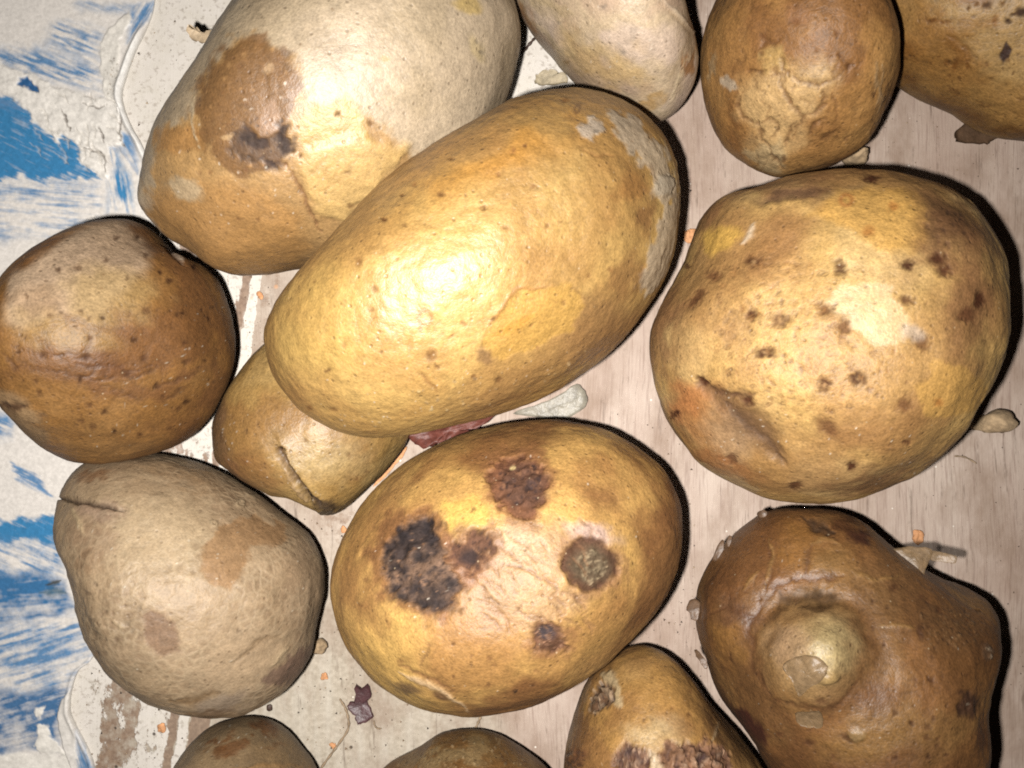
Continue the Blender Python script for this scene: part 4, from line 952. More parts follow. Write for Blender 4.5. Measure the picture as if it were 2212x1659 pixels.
# 10 -- potato with black rot lesions, lower middle
O10 = [(150, 960), (156, 870), (182, 760), (230, 645), (292, 540), (372, 440), (470, 352), (580, 275), (700, 212), (850, 155), (1000, 116), (1150, 97), (1300, 97), (1420, 113), (1540, 152), (1640, 203), (1720, 258), (1792, 325), (1850, 410), (1888, 500),
       (1905, 600), (1905, 700), (1890, 800), (1862, 895), (1820, 980), (1760, 1070), (1680, 1163), (1580, 1265), (1480, 1350), (1400, 1408), (1300, 1462), (1200, 1508), (1080, 1550), (960, 1574), (860, 1580), (760, 1573), (640, 1550), (530, 1510), (430, 1452), (340, 1380), (270, 1290), (210, 1190), (170, 1080)]
def paint10(p):
    vary(p, (166, 120, 66), (222, 180, 98), 17, 11, .75, .65)
    wash(p, (134, 90, 50), 20, 5, .85)
    p.poly('H', [(960, 640), (1150, 570), (1300, 620), (1330, 760), (1320, 900), (1450, 1000), (1300, 1130), (1150, 1170), (950, 1130), (800, 1020), (800, 930), (930, 880)], (172, 138, 98), .75, 18, 18, 4., -.2)
    p.blob('H', 1050, 720, 130, 110, 0, (200, 168, 128), .5, .6, 16, 4.)
    p.blob('H', 1500, 1150, 400, 150, -35, (150, 104, 56), .55, .7, 30, 6.)
    p.blob('H', 800, 230, 400, 70, -20, (150, 102, 54), .5, .7, 26, 5.)
    p.blob('H', 1000, 1180, 300, 90, 20, (168, 122, 70), .5, .6, 20, 5.)
    p.poly('H', [(720, 500), (880, 480), (950, 560), (900, 640), (820, 660), (770, 720), (720, 640)], (222, 184, 88), .7, 8, 12, 3.)
    HALO = (142, 98, 58)
    p.poly('H', [(360, 700), (430, 560), (600, 520), (720, 620), (760, 740), (860, 880), (800, 1040), (640, 1090), (400, 1000), (340, 860)], HALO, .85, 18, 20, 2.5, -.25)
    p.poly('H', [(900, 320), (1000, 240), (1220, 240), (1290, 420), (1160, 620), (1060, 640), (920, 520)], (150, 104, 62), .75, 14, 16, 2.)
    p.poly('H', [(1280, 740), (1380, 650), (1480, 640), (1640, 800), (1610, 920), (1430, 1010), (1310, 930)], (150, 108, 76), .6, 14, 14, 2.)
    p.poly('H', [(1130, 1180), (1190, 1100), (1310, 1090), (1370, 1190), (1330, 1270), (1210, 1295), (1120, 1250)], (146, 102, 64), .7, 12, 14, 2.)
    p.poly('H', [(700, 700), (840, 610), (960, 620), (1010, 740), (930, 880), (840, 930), (760, 860)], (146, 104, 72), .75, 14, 14, 2.)
    A = [(520, 590), (620, 575), (660, 640), (680, 720), (730, 800), (770, 880), (790, 960), (720, 1055), (640, 1065), (560, 1020), (480, 970), (430, 900), (400, 830), (405, 740), (450, 690), (500, 660)]
    p.poly('H', A, (126, 102, 84), .88, 10, 14, 1.5, -.5, .85, .2, 'rot_lesion', .35)
    BK = (38, 36, 40)
    p.poly('H', [(490, 640), (560, 600), (630, 570), (665, 640), (665, 700), (600, 720), (545, 730), (495, 800), (430, 775), (405, 720), (450, 690)], BK, .97, 9, 16, 1.4, -.25, .9, .12, None, .3, .2)
    p.poly('H', [(440, 860), (560, 840), (700, 880), (790, 900), (770, 1020), (680, 1070), (560, 1030), (450, 970)], (62, 54, 52), .75, 12, 18, 1.5, 0, .85, .2, None, .4, .55)
    p.poly('H', [(420, 740), (500, 640), (640, 560), (690, 660), (700, 760), (600, 800), (480, 850), (400, 830)], (58, 50, 48), .8, 14, 18, 1.8, 0, .85, .2, None, .4, .4)
    for t in ((570, 950, 36, 40), (660, 950, 40, 34), (740, 915, 40, 30), (705, 1020, 62, 34), (600, 1010, 40, 20), (445, 940, 28, 22), (500, 850, 20), (690, 850, 22), (575, 780, 34, 26), (450, 830, 22), (640, 850, 20), (495, 970, 30, 20), (430, 880, 16)):
        p.blob('H', t[0], t[1], t[2], t[3] if len(t) > 3 else t[2], 0, (48, 43, 43), .8, .7, 9, 1., -.15)
    p.specks('H', A, 130, 1.5, 5, (50, 43, 42), .85, -.12, 3)
    p.specks('H', A, 25, 1.5, 4, (150, 116, 88), .6, .05, 4)
    A2 = [(740, 740), (820, 690), (850, 640), (940, 660), (975, 720), (960, 790), (900, 820), (860, 885), (800, 840), (745, 775)]
    p.poly('H', A2, (96, 68, 54), .9, 11, 16, 1.5, -.4, .85, .18, 'rot_lesion', .4)
    p.blob('H', 845, 785, 50, 45, 0, (50, 42, 42), .85, .5, 6, 1.5, -.2); p.specks('H', A2, 40, 1.5, 4, (56, 46, 44), .8, -.1, 5)
    B = [(950, 330), (1000, 290), (1090, 270), (1190, 280), (1220, 340), (1255, 420), (1215, 500), (1150, 570), (1090, 600), (1020, 540), (950, 470), (930, 390)]
    p.poly('H', B, (122, 82, 58), .92, 7, 13, 1.5, -.6, .85, .25, 'rot_lesion', .4)
    p.blob('H', 1110, 410, 115, 120, 0, (96, 70, 56), .8, .4, 12, 1.6, -.2, rd=.3)
    p.specks('H', [(1000, 300), (1200, 300), (1200, 480), (1080, 520), (980, 420)], 60, 2, 6, (58, 46, 44), .75, -.08, 6)
    p.specks('H', B, 26, 1.5, 4.5, (150, 108, 76), .6, .06, 7)
    p.blob('H', 1055, 320, 14, 12, 0, (240, 214, 150), .9)
    C = [(1320, 750), (1370, 695), (1450, 675), (1535, 720), (1605, 800), (1585, 880), (1510, 945), (1420, 975), (1350, 905), (1308, 830)]
    p.blob('H', 1450, 660, 130, 40, 15, (210, 186, 176), .6, .6, 8, 2.)
    p.poly('H', C, (92, 64, 48), .95, 6, 9, 1.5, -.7, .85, .2, 'rot_lesion', .3)
    p.blob('H', 1455, 825, 105, 100, 30, (96, 82, 62), .9, .35, 8, 2., .1, rd=.15)
    p.specks('H', [(1390, 750), (1500, 740), (1560, 850), (1470, 930), (1380, 880)], 70, 1.8, 5, (160, 142, 110), .7, .1, 9)
    Dp = [(1170, 1180), (1200, 1130), (1290, 1120), (1330, 1180), (1320, 1240), (1230, 1265), (1150, 1240)]
    p.poly('H', Dp, (100, 70, 54), .9, 8, 12, 1.5, -.5, .85, .2, 'rot_lesion', .4)
    p.blob('H', 1230, 1165, 50, 34, 0, (66, 62, 66), .85, .4, 5, 1.5, -.15); p.specks('H', Dp, 30, 1.5, 4, (170, 130, 100), .7, .1, 10)
    for k in range(34):
        g = np.random.default_rng(k + 300); x0, y0 = g.uniform(800, 1400), g.uniform(560, 1120); an = g.uniform(.3, .9); l = g.uniform(40, 110)
        p.line('H', [(x0, y0), (x0 + l * math.cos(an), y0 + l * math.sin(an)), (x0 + 1.8 * l * math.cos(an + .2), y0 + 1.8 * l * math.sin(an + .2))], 7, (140, 102, 70), .6, 6, 2., -.28)
    for l in ([(980, 800), (1060, 830), (1150, 850), (1200, 900)], [(1080, 1030), (1130, 1080), (1190, 1110)], [(900, 900), (940, 990), (1000, 1030)], [(1010, 1160), (960, 1100), (900, 1060)]):
        p.line('H', l, 7, (120, 84, 56), .7, 5, 2., -.25)
    p.line('H', [(490, 1350), (560, 1385), (640, 1420), (720, 1460), (800, 1510), (840, 1555)], 13, (222, 190, 144), .8, 4, 2., .2)
    p.line('H', [(480, 1310), (560, 1350), (660, 1400), (760, 1450)], 16, (136, 94, 58), .7, 5, 2., -.2)
    p.blob('H', 540, 1435, 70, 26, 15, (88, 66, 54), .75, .5, 6, 2.); p.blob('H', 700, 1475, 40, 16, 25, (100, 72, 52), .7)
    p.line('H', [(648, 1215), (630, 1260), (600, 1315)], 10, (132, 98, 58), .8, 3, 2., -.2)
    p.line('H', [(425, 1060), (440, 1110), (445, 1150)], 12, (150, 106, 58), .6)
    p.dots('H', [(1085, 1045, 12), (945, 1285, 13), (965, 1318, 16, 10), (935, 1420, 12), (765, 1215, 14), (860, 545, 14), (440, 560, 14, 20, 30), (1160, 1420, 10), (1250, 1180, 8), (1175, 1350, 10), (500, 1300, 14), (760, 1380, 10), (1395, 1005, 8), (1740, 760, 10), (300, 1020, 9), (1780, 560, 10)], BR, .75)
    p.line('H', [(1058, 1445), (1070, 1455), (1085, 1440)], 6, (40, 30, 24), .95, 0)
    freckle(p, 'H', [(300, 500), (900, 250), (1700, 400), (1700, 1000), (900, 1450), (300, 1100)], 60, 33)
    sparkle(p, 'H', [(200, 700), (700, 300), (1500, 250), (1800, 800), (900, 1520), (250, 1150)], 60, 34)
potato('p10', 'H', O10, (0, 0), 24, 38, (206, 162, 90), paint10, 'oval potato with four black and brown rot lesions, lower middle', mat=M_skin, rough=0.56, gain=1.26, sat=0.97, green=0.975)

# 12, 13 -- potatoes cut off by the bottom edge
O12 = [(30, 1140), (70, 1075), (120, 1005), (200, 910), (320, 800), (420, 748), (530, 708), (640, 688), (740, 688), (850, 712), (950, 762), (1040, 832), (1112, 920), (1180, 1012), (1250, 1120), (1320, 1300), (1340, 1520), (1260, 1780), (1060, 1960), (760, 2020), (430, 1950), (160, 1760), (10, 1500), (0, 1290)]
def paint12(p):
    vary(p, (142, 116, 84), (186, 156, 118), 13, 13)
    for t in ((560, 950, 110, 60, -25), (470, 1000, 60, 50, 0), (430, 890, 150, 26, -28), (870, 945, 80, 34, -15), (820, 770, 150, 40, 10), (660, 880, 40, 16, 0)):
        p.blob('K', *t, (132, 86, 46), .8, .4, 14, 3.)
    p.line('K', [(560, 1120), (800, 1100), (1000, 1090), (1180, 1115)], 20, (196, 150, 96), .7, 5, 3., .15)
    p.blob('K', 950, 1010, 200, 90, 20, (190, 156, 112), .5, .6, 20, 4.)
    sparkle(p, 'K', [(100, 1000), (640, 700), (1100, 950), (1000, 1200)], 25, 36)
potato('p12', 'K', O12, (0, 0), 18, 23, (166, 138, 102), paint12, 'dull greyish brown potato cut off by the bottom edge, below the netted one', mat=M_dusty, rough=.6, gain=0.85, sat=1.05)

O13 = [(60, 775), (110, 730), (180, 690), (280, 632), (360, 575), (450, 542), (560, 526), (650, 532), (750, 566), (850, 624), (930, 680), (1000, 745), (1075, 860), (1100, 1000), (1050, 1160), (920, 1290), (720, 1360), (480, 1350), (240, 1260), (70, 1120), (10, 960), (20, 850)]
def paint13(p):
    vary(p, (142, 102, 60), (190, 152, 102), 11, 14)
    p.blob('L', 450, 680, 250, 60, -10, (204, 176, 130), .6, .6, 20, 3.)
    p.blob('L', 780, 640, 150, 60, 30, (140, 98, 56), .6, .5, 16, 3.)
    p.specks('L', [(150, 700), (400, 570), (700, 560), (950, 700), (900, 800), (200, 800)], 110, 1.2, 3, (212, 186, 146), .6, .12, 3)
    p.specks('L', [(150, 700), (400, 570), (700, 560), (950, 700), (900, 800), (200, 800)], 90, 1.2, 3.2, (104, 72, 44), .6, -.1, 4)
potato('p13', 'L', O13, (0, 0), 18, 23, (164, 122, 76), paint13, 'brown grainy potato showing only its top at the bottom edge, centre', mat=M_brown, rough=.55, gain=0.85, sat=1.1)

# 14 -- scabbed potato at the bottom
O14 = [(1090, 760), (1095, 660), (1110, 570), (1138, 465), (1168, 370), (1203, 285), (1255, 210), (1320, 152), (1395, 98), (1470, 68), (1550, 66), (1630, 96), (1700, 148), (1770, 218), (1832, 295), (1895, 378), (1960, 448), (2020, 512), (2080, 582), (2140, 662), (2200, 750), (2265, 900), (2270, 1080), (2190, 1250), (2000, 1380), (1740, 1420), (1460, 1370), (1250, 1240), (1130, 1060), (1090, 900)]
def paint14(p):
    vary(p, (166, 118, 66), (222, 178, 108), 14, 15, .65, .5)
    wash(p, (140, 96, 56), 22, 7, .5)
    p.blob('S', 1000, 1120, 250, 120, -5, (234, 208, 150), .6, .7, 20, 4.)
    p.blob('S', 1750, 1100, 140, 380, -35, (120, 80, 44), .6, .6, 20, 4.)
    p.blob('S', 600, 420, 250, 70, -25, (160, 116, 62), .5, .6, 16, 4.)
    p.poly('S', [(490, 520), (580, 530), (640, 630), (700, 760), (690, 850), (620, 840), (600, 720), (540, 620)], (224, 198, 146), .9, 5, 9, 2., .25, .6, .2)
    A = [(480, 590), (540, 600), (570, 660), (620, 770), (600, 840), (500, 870), (430, 935), (360, 910), (355, 800), (420, 690), (440, 630)]
    p.poly('S', A, (124, 94, 68), .92, 5, 8, 2., -.4, .7, .7, 'scab', .35)
    p.specks('S', A, 40, 2, 5, (66, 50, 42), .85, -.3, 4); p.specks('S', A, 36, 2, 5, (200, 174, 138), .8, .3, 5)
    B = [(640, 1250), (720, 1205), (860, 1220), (960, 1275), (935, 1400), (910, 1560), (640, 1560), (600, 1400)]
    p.poly('S', B, (132, 98, 78), .9, 6, 10, 2., -.3, .7, .7, 'scab', .35)
    C = [(1020, 1290), (1100, 1205), (1250, 1190), (1400, 1230), (1480, 1170), (1600, 1215), (1690, 1310), (1730, 1400), (1700, 1560), (1100, 1560), (1050, 1380)]
    p.poly('S', C, (158, 118, 90), .9, 6, 10, 2., -.3, .7, .8, 'scab', .35)
    for reg, sd in ((B, 6), (C, 8)):
        p.specks('S', reg, 70, 2, 7, (86, 60, 52), .8, -.3, sd); p.specks('S', reg, 50, 2, 6, (206, 172, 138), .75, .3, sd + 1)
    p.blob('S', 750, 1290, 60, 55, 0, (70, 54, 56), .8, .4, 8, 1.5, -.3); p.blob('S', 1440, 1330, 40, 90, 0, (78, 56, 54), .8, .4, 8, 1.5, -.3)
    p.blob('S', 1010, 1380, 55, 130, -15, (240, 216, 172), .9, .4, 8, 2.)
    p.blob('S', 240, 1350, 110, 90, -20, (142, 96, 60), .8, .5, 14, 3., rd=.3); p.specks('S', [(150, 1280), (320, 1260), (340, 1420), (140, 1430)], 25, 2, 5, (96, 66, 48), .8, -.2, 10)
    p.line('S', [(180, 1300), (200, 1100), (240, 900), (330, 700), (420, 560)], 36, (188, 160, 120), .6, 8, 2., .15)
    p.line('S', [(140, 1300), (170, 1050), (220, 850), (320, 650)], 22, (110, 84, 56), .6, 6, 2., -.15)
    p.line('S', [(1595, 1000), (1570, 1100), (1540, 1190)], 14, (228, 198, 146), .85, 3, 2., .2)
    p.dots('S', [(770, 660, 18), (1050, 690, 20, 12), (1330, 700, 20), (1320, 930, 24), (950, 830, 10), (760, 520, 14), (1160, 860, 10), (640, 870, 12)], (150, 102, 54), .65)
    freckle(p, 'S', [(500, 400), (1200, 450), (1600, 1000), (1000, 1150), (300, 1200)], 30, 41)
potato('p14', 'L', O14, (0, 0), 20, 33, (206, 158, 84), paint14, 'golden potato with crusty scabs at the bottom edge, wedged against the lesioned one', mat=M_skin, rough=.52, gain=0.98, sat=0.97, green=0.96)

# 11 -- knobby potato, lower right
O11 = [(165, 680), (175, 600), (205, 510), (268, 405), (330, 322), (400, 250), (480, 182), (560, 132), (650, 98), (750, 84), (900, 86), (1020, 102), (1105, 128), (1180, 168), (1245, 222), (1310, 278), (1400, 345), (1480, 402), (1560, 455), (1640, 498), (1720, 535), (1820, 560), (1900, 595), (1968, 655), (2008, 730), (2020, 800), (2008, 900),
       (1988, 1000), (1976, 1100), (1968, 1200), (1962, 1300), (1966, 1400), (1970, 1500), (1960, 1600), (1945, 1720), (1890, 1900), (1760, 2080), (1540, 2200), (1260, 2220), (980, 2120), (770, 1920), (630, 1690), (535, 1520), (435, 1385), (350, 1275), (285, 1150), (240, 1020), (205, 930), (180, 850), (165, 760)]
def paint11(p):
    vary(p, (160, 108, 58), (212, 162, 94), 16, 16, .65, .5)
    wash(p, (132, 86, 48), 22, 6, .6)
    for t in ((450, 560, 220, 140, -30, (150, 98, 52)), (700, 250, 260, 110, 0, (152, 98, 48)), (1300, 600, 200, 260, 30, (160, 116, 70)), (1700, 820, 220, 140, 10, (150, 108, 66)), (800, 350, 120, 200, 0, (206, 146, 70)), (350, 850, 110, 160, 0, (208, 150, 74)), (1250, 1450, 350, 150, -20, (206, 156, 86)), (450, 730, 160, 70, 15, (140, 96, 66)), (1000, 400, 130, 90, 20, (196, 148, 84)), (1150, 900, 100, 250, 0, (150, 102, 56))):
        p.blob('I', *t, .6, .6, 22, 5.)
    p.blob('I', 880, 980, 280, 290, 0, (232, 186, 122), .7, .4, 18, 3.)
    p.blob('I', 960, 930, 150, 150, 0, (255, 226, 160), .85, .7, 10, 3.)  # bright highlight on the knob, painted into the skin colour
    p.blob('I', 760, 920, 130, 120, 0, (226, 184, 142), .6, .5, 12, 3.)
    p.poly('I', [(620, 760), (700, 690), (860, 700), (1000, 690), (1090, 700), (1060, 620), (960, 585), (800, 590), (680, 630)], (62, 42, 27), .85, 16, 16, 3., -.2, .75, .2, part='dark_crescent', holes=.15)  # dark crescent hugging the upper side of the knob
    p.line('I', [(740, 600), (860, 600), (1000, 590)], 22, (150, 118, 82), .45, 10, 2., .2)
    p.line('I', [(720, 540), (850, 510), (1030, 530)], 30, (134, 84, 56), .7, 8, 2., -.3)
    for l in ([(560, 640), (500, 850), (530, 1060), (620, 1230)], [(480, 780), (560, 680), (660, 560), (800, 480)], [(850, 300), (850, 400), (840, 480)], [(640, 1260), (860, 1310), (1050, 1280), (1180, 1120)], [(600, 300), (640, 420), (580, 600)], [(250, 720), (400, 700), (520, 750)], [(870, 480), (1000, 490), (1070, 500)]):
        p.line('I', l, 22, (124, 78, 44), .6, 9, 3., -.2)
    for l in ([(610, 280), (650, 400), (590, 580)], [(860, 300), (960, 270), (1060, 320)], [(1100, 450), (1250, 520), (1400, 500)], [(1280, 800), (1400, 790), (1500, 830)], [(560, 460), (500, 520), (470, 580)]):
        p.line('I', l, 14, (222, 170, 98), .55, 6, 2., .2)
    p.line('I', [(830, 140), (900, 190), (1010, 240)], 44, (92, 68, 50), .85, 8, 2., -.5, rd=.3)
    p.blob('I', 1160, 265, 70, 44, 20, (92, 46, 34), .85, .5, 10, 2.)
    p.blob('I', 1080, 190, 90, 40, 25, (112, 66, 38), .7, .5, 10, 2.)
    p.poly('I', [(400, 1280), (460, 1300), (560, 1400), (620, 1470), (600, 1520), (520, 1460), (420, 1360)], (92, 38, 32), .9, 6, 6, 2.)
    p.line('I', [(220, 980), (300, 1160), (420, 1350), (560, 1530)], 34, (84, 52, 36), .7, 6, 2., taper=False)
    p.blob('I', 1820, 1270, 66, 86, 15, (92, 60, 46), .85, .4, 12, 2., -.3, rd=.3); p.blob('I', 1822, 1275, 12, 8, 0, (220, 190, 160), .8)
    p.blob('I', 1900, 1480, 50, 80, 0, (120, 70, 44), .6, .5, 10, 2.); p.blob('I', 1930, 960, 34, 44, 0, (150, 112, 80), .8, .4, 6, 1.5, .2)
    p.dots('I', [(1940, 945, 12), (1955, 990, 10)], (226, 200, 166), .8, .2)
    p.blob('I', 1530, 840, 26, 50, 0, (104, 66, 42), .7, .5, 6, 2.)
    p.specks('I', [(1500, 680), (1800, 680), (1950, 900), (1600, 950)], 60, 1.5, 4.5, (186, 142, 94), .6, .15, 3); p.specks('I', [(1500, 680), (1800, 680), (1950, 900), (1600, 950)], 40, 1.5, 4, (104, 68, 42), .6, -.12, 4)
    p.dots('I', [(860, 1505, 38, 22), (1590, 1130, 20, 24), (1480, 1390, 20), (1575, 1410, 18), (1570, 1475, 18), (1630, 1525, 16), (1580, 1590, 18), (1380, 1325, 24, 18), (1610, 1360, 14), (1380, 1600, 26, 14, -15), (385, 990, 10, 26), (1690, 1580, 16), (1370, 570, 24, 30), (1640, 700, 16, 24), (1880, 710, 12), (1240, 650, 14), (1310, 910, 14), (680, 1455, 24, 14), (1100, 1480, 60, 26, 20), (935, 1255, 34, 20)], (104, 64, 38), .8)
    p.blob('I', 1150, 1460, 40, 34, 0, (216, 176, 116), .7, .5, 6, 2., .4)
    p.blob('I', 985, 1110, 55, 34, -30, (226, 184, 116), .7, .4, 4, 2., .8)
    freckle(p, 'I', [(400, 400), (1200, 500), (1900, 700), (1900, 1600), (700, 1600)], 70, 51, (116, 74, 44))
    sparkle(p, 'I', [(200, 600), (700, 150), (1300, 350), (1900, 700), (1900, 1500), (600, 1500)], 50, 52)
    p.disp += .10 * p.noise(3, 4, 61)
def lump11(vx, vy, Pm):
    cx, cy = 1440 + 880 * .3577, 1065.6 + 985 * .3577
    w = fbm(Pm, 9, 3, 12) * 13
    d = np.hypot((vx - cx) / 1.0, (vy - cy) / 1.05) + w
    bump = 7.5 * np.exp(-(d / 98) ** 2.6)
    ang = np.arctan2(cy - vy, vx - cx)
    groove = -2.2 * np.exp(-((d - 138) / 34) ** 2) * (.08 + .92 * np.clip(.5 + .5 * np.cos(ang - 1.9), 0, 1) ** 1.5)
    d2 = np.hypot(vx - (1440 + 950 * .3577), vy - (1065.6 + 930 * .3577))
    notch = np.exp(-((np.hypot(vx - (1440 + 860 * .3577), vy - (1065.6 + 1010 * .3577))) / 12) ** 2)
    hollow = -1.0 * np.exp(-(((vx - (1440 + 850 * .3577)) / 70) ** 2 + ((vy - (1065.6 + 660 * .3577)) / 24) ** 2))
    return bump + groove + .9 * np.exp(-(d2 / 34) ** 2) - .7 * notch + hollow
potato('p11', 'I', O11, (-30, 0), 25, 31, (188, 130, 72), paint11, 'knobby brown potato with a big round bud and peeling skin, lower right corner', mat=M_brown, rough=0.53, lump_fn=lump11, lump=1.3, gain=0.66, sat=0.98, green=1.0)

# ------------------------------------------------------------------ peel flakes, crumbs and fibres
ALB = 0.62
def flake_mesh(V, z0, zslope=(0, 0), curl=0., thick=.15, wob=.25, seed=0, jag=1.5, rings=5):
    """thin curled scrap: outline V in layout units, heights in mm"""
    g = np.random.default_rng(seed)
    out = catmull(V, 4); c = V.mean(0)
    out = out + g.normal(0, jag, out.shape)
    m = len(out); pts = [c[None]]
    for k in range(1, rings + 1):
        pts.append(c + (out - c) * (k / rings))
    q = np.concatenate(pts); d = q - c; rr = np.hypot(*d.T); R_ = rr.max()
    z = z0 + zslope[0] * d[:, 0] + zslope[1] * d[:, 1] + curl * (rr / R_) ** 2
    pm = np.stack([q[:, 0] * .1, q[:, 1] * .1, np.full(len(q), seed)], 1)
    z = z + wob * fbm(pm, 4, 3, seed)
    z = np.maximum(z, .25) / 1000
    X, Y = unproj(q[:, 0], q[:, 1], z)
    T = np.stack([X, Y, z], 1); B = T.copy(); B[:, 2] -= thick / 1000
    P = np.concatenate([T, B]); n = len(q)
    quads, tris = [], []
    r = lambda k: 1 + (k - 1) * m + np.arange(m)
    for k in range(1, rings):
        a, b = r(k), r(k + 1)
        f = np.stack([a, b, np.roll(b, -1), np.roll(a, -1)], -1)
        quads += [f[:, ::-1], f + n]
    a = r(1); t = np.stack([np.zeros(m, int), a, np.roll(a, -1)], -1); tris += [t[:, ::-1], t + n]
    e = r(rings); quads.append(np.stack([e, np.roll(e, -1), np.roll(e, -1) + n, e + n], -1)[:, ::-1])
    return P, np.concatenate(quads), np.concatenate(tris)

def place(name, geo, mat, key=None, **kw):
    P, q, t = geo
    org = np.array([P[:, 0].mean(), P[:, 1].mean(), P[:, 2].min()])
    if key:
        root, ro = ROOT[key]
        return put(name, mesh_from(name, P - org, q, t), mat, org - ro, root)
    return put(name, mesh_from(name, P - org, q, t), mat, org, None, **kw)

def lump_mesh(vx, vy, z0, r, seed, sq=(1, 1, .7), rough=.45):
    """irregular crumb, r and z0 in mm"""
    nu, nv = 22, 14
    u = np.arange(nu) / nu * 2 * math.pi; v = np.linspace(.12, math.pi - .12, nv)
    uu, vv = np.meshgrid(u, v); d = np.stack([np.cos(uu) * np.sin(vv), np.sin(uu) * np.sin(vv), np.cos(vv)], -1).reshape(-1, 3)
    d = np.concatenate([d, [[0, 0, 1]], [[0, 0, -1]]])
    k = 1 + rough * fbm(d, 1.1, 3, seed)
    L = d * k[:, None] * r * np.array(sq)
    L[:, 2] -= L[:, 2].min(); z = z0 / 1000
    X, Y = unproj(vx, vy, z)
    P = L / 1000 + np.array([X, Y, z])
    idx = np.arange(nu * nv).reshape(nv, nu); nx = np.roll(idx, -1, 1)
    q = np.stack([idx[:-1], idx[1:], nx[1:], nx[:-1]], -1).reshape(-1, 4)
    T = nu * nv
    t = np.concatenate([np.stack([np.full(nu, T), idx[0], nx[0]], -1), np.stack([np.full(nu, T + 1), nx[-1], idx[-1]], -1)])
    return P, q, t

def fibre_mesh(V, z, r, seed=0):
    p = catmull(np.concatenate([V, V[::-1]]), 6)[:(len(V) - 1) * 6 + 1]
    zz = np.full(len(p), z / 1000) + np.abs(np.sin(np.arange(len(p)) * .5 + seed)) * .0004
    X, Y = unproj(p[:, 0], p[:, 1], zz); C = np.stack([X, Y, zz], 1)
    T = np.gradient(C, axis=0); T /= np.linalg.norm(T, axis=1)[:, None] + 1e-12
    S_ = np.cross(T, [0, 0, 1.]); S_ /= np.linalg.norm(S_, axis=1)[:, None] + 1e-12; U_ = np.cross(S_, T)
    k = 6; an = np.arange(k) / k * 2 * math.pi
    rad = r / 1000 * (1 + .3 * np.sin(np.arange(len(p)) * 1.7 + seed)) * np.clip(np.minimum(np.arange(len(p)), np.arange(len(p))[::-1]) * .5 + .35, .2, 1)
    P = C[:, None] + (np.cos(an)[None, :, None] * S_[:, None] + np.sin(an)[None, :, None] * U_[:, None]) * rad[:, None, None]
    P = P.reshape(-1, 3); idx = np.arange(len(p) * k).reshape(-1, k); nx = np.roll(idx, -1, 1)
    q = np.stack([idx[:-1], nx[:-1], nx[1:], idx[1:]], -1).reshape(-1, 4)
    t = np.array([[idx[0, 0], idx[0, 2], idx[0, 1]], [idx[0, 0], idx[0, 4], idx[0, 2]], [idx[-1, 0], idx[-1, 1], idx[-1, 2]], [idx[-1, 0], idx[-1, 2], idx[-1, 4]]])
    return P, q, t

F_beige = flake_material('beige_peel', (206, 182, 150))
F_clear = flake_material('papery_peel', (160, 132, 98), alpha=.5, rough=.4)
F_grey = flake_material('grey_papery_peel', (180, 172, 154), alpha=.6, rough=.4)
F_dark = flake_material('dark_peel', (104, 80, 60))
F_scrap = flake_material('dark_scrap', (84, 54, 56))
F_red = flake_material('red_peel', (112, 60, 48), rough=.55)
F_orange = flake_material('orange_crumb', (232, 168, 116), rough=.8)
F_clay = flake_material('dry_clay', (188, 160, 124), rough=.9)
F_fibre = flake_material('dry_fibre', (168, 144, 116), rough=.7)
F_twig = flake_material('dark_twig', (78, 56, 44), rough=.6)
F_chip = flake_material('tan_paint_chip', (190, 174, 144), rough=.6)

# parts of the potatoes
place('peel_flake', flake_mesh(tr('M', [(1325, 185), (1385, 182), (1440, 232), (1475, 214), (1560, 212), (1530, 270), (1465, 305), (1405, 300), (1355, 262)]), 27, (.02, 0), 1., .15, .8, 3), F_beige, 'p1')
place('peel_flake', flake_mesh(tr('I', [(1300, 390), (1420, 325), (1600, 340), (1575, 430), (1530, 540), (1430, 490)]), 34, (.05, 0), 1., .12, .6, 5, .8), F_clear, 'p11')
place('peel_flake', flake_mesh(tr('I', [(1585, 345), (1740, 375), (1742, 420), (1660, 415), (1590, 400)]), 37, (.03, 0), .5, .12, .4, 6, .6), F_clear, 'p11')
def on(key, zone, pts, lift=.25, seed=0, jag=.8, wob=.15):
    V = tr(zone, pts)
    geo = flake_mesh(V, 50, (0, 0), 0, .1, wob, seed, jag, 6)
    P = geo[0]; n = len(P) // 2
    vx, vy = proj(P[:n])
    a, b, S, nr = TOPZ[key]
    ok = nr[:, 2] > .05
    a, b, S = a[ok], b[ok], S[ok]
    for i in range(n):
        z = P[i, 2]
        for _ in range(2):
            k = np.argmin((a - vx[i]) ** 2 + (b - vy[i]) ** 2); z = S[k, 2]
        z = z + lift / 1000 + (P[i, 2] - .05)
        X, Y = unproj(vx[i], vy[i], z); P[i] = X, Y, z; P[n + i] = X, Y, z - .0001
    return geo
place('peel_flake', on('p11', 'I', [(700, 1050), (780, 990), (900, 985), (975, 1050), (940, 1130), (870, 1170), (800, 1225), (760, 1140)], .5, 7), F_clear, 'p11')
place('peel_flake', on('p11', 'I', [(780, 1330), (860, 1318), (932, 1320), (942, 1410), (870, 1415), (800, 1400)], .4, 8), F_clear, 'p11')
for k, pts in enumerate(([(275, 400), (320, 300), (345, 285), (345, 340), (310, 400)], [(120, 700), (150, 640), (200, 660), (190, 760), (150, 760), (140, 720)], [(170, 950), (200, 960), (250, 1040), (230, 1060), (190, 1000)], [(545, 130), (580, 100), (610, 115), (590, 150)], [(360, 300), (380, 255), (395, 275), (375, 330)])):
    place('peel_flake', flake_mesh(tr('I', pts), 24, (0, 0), .4, .2, .3, 20 + k, .6), F_dark, 'p11')
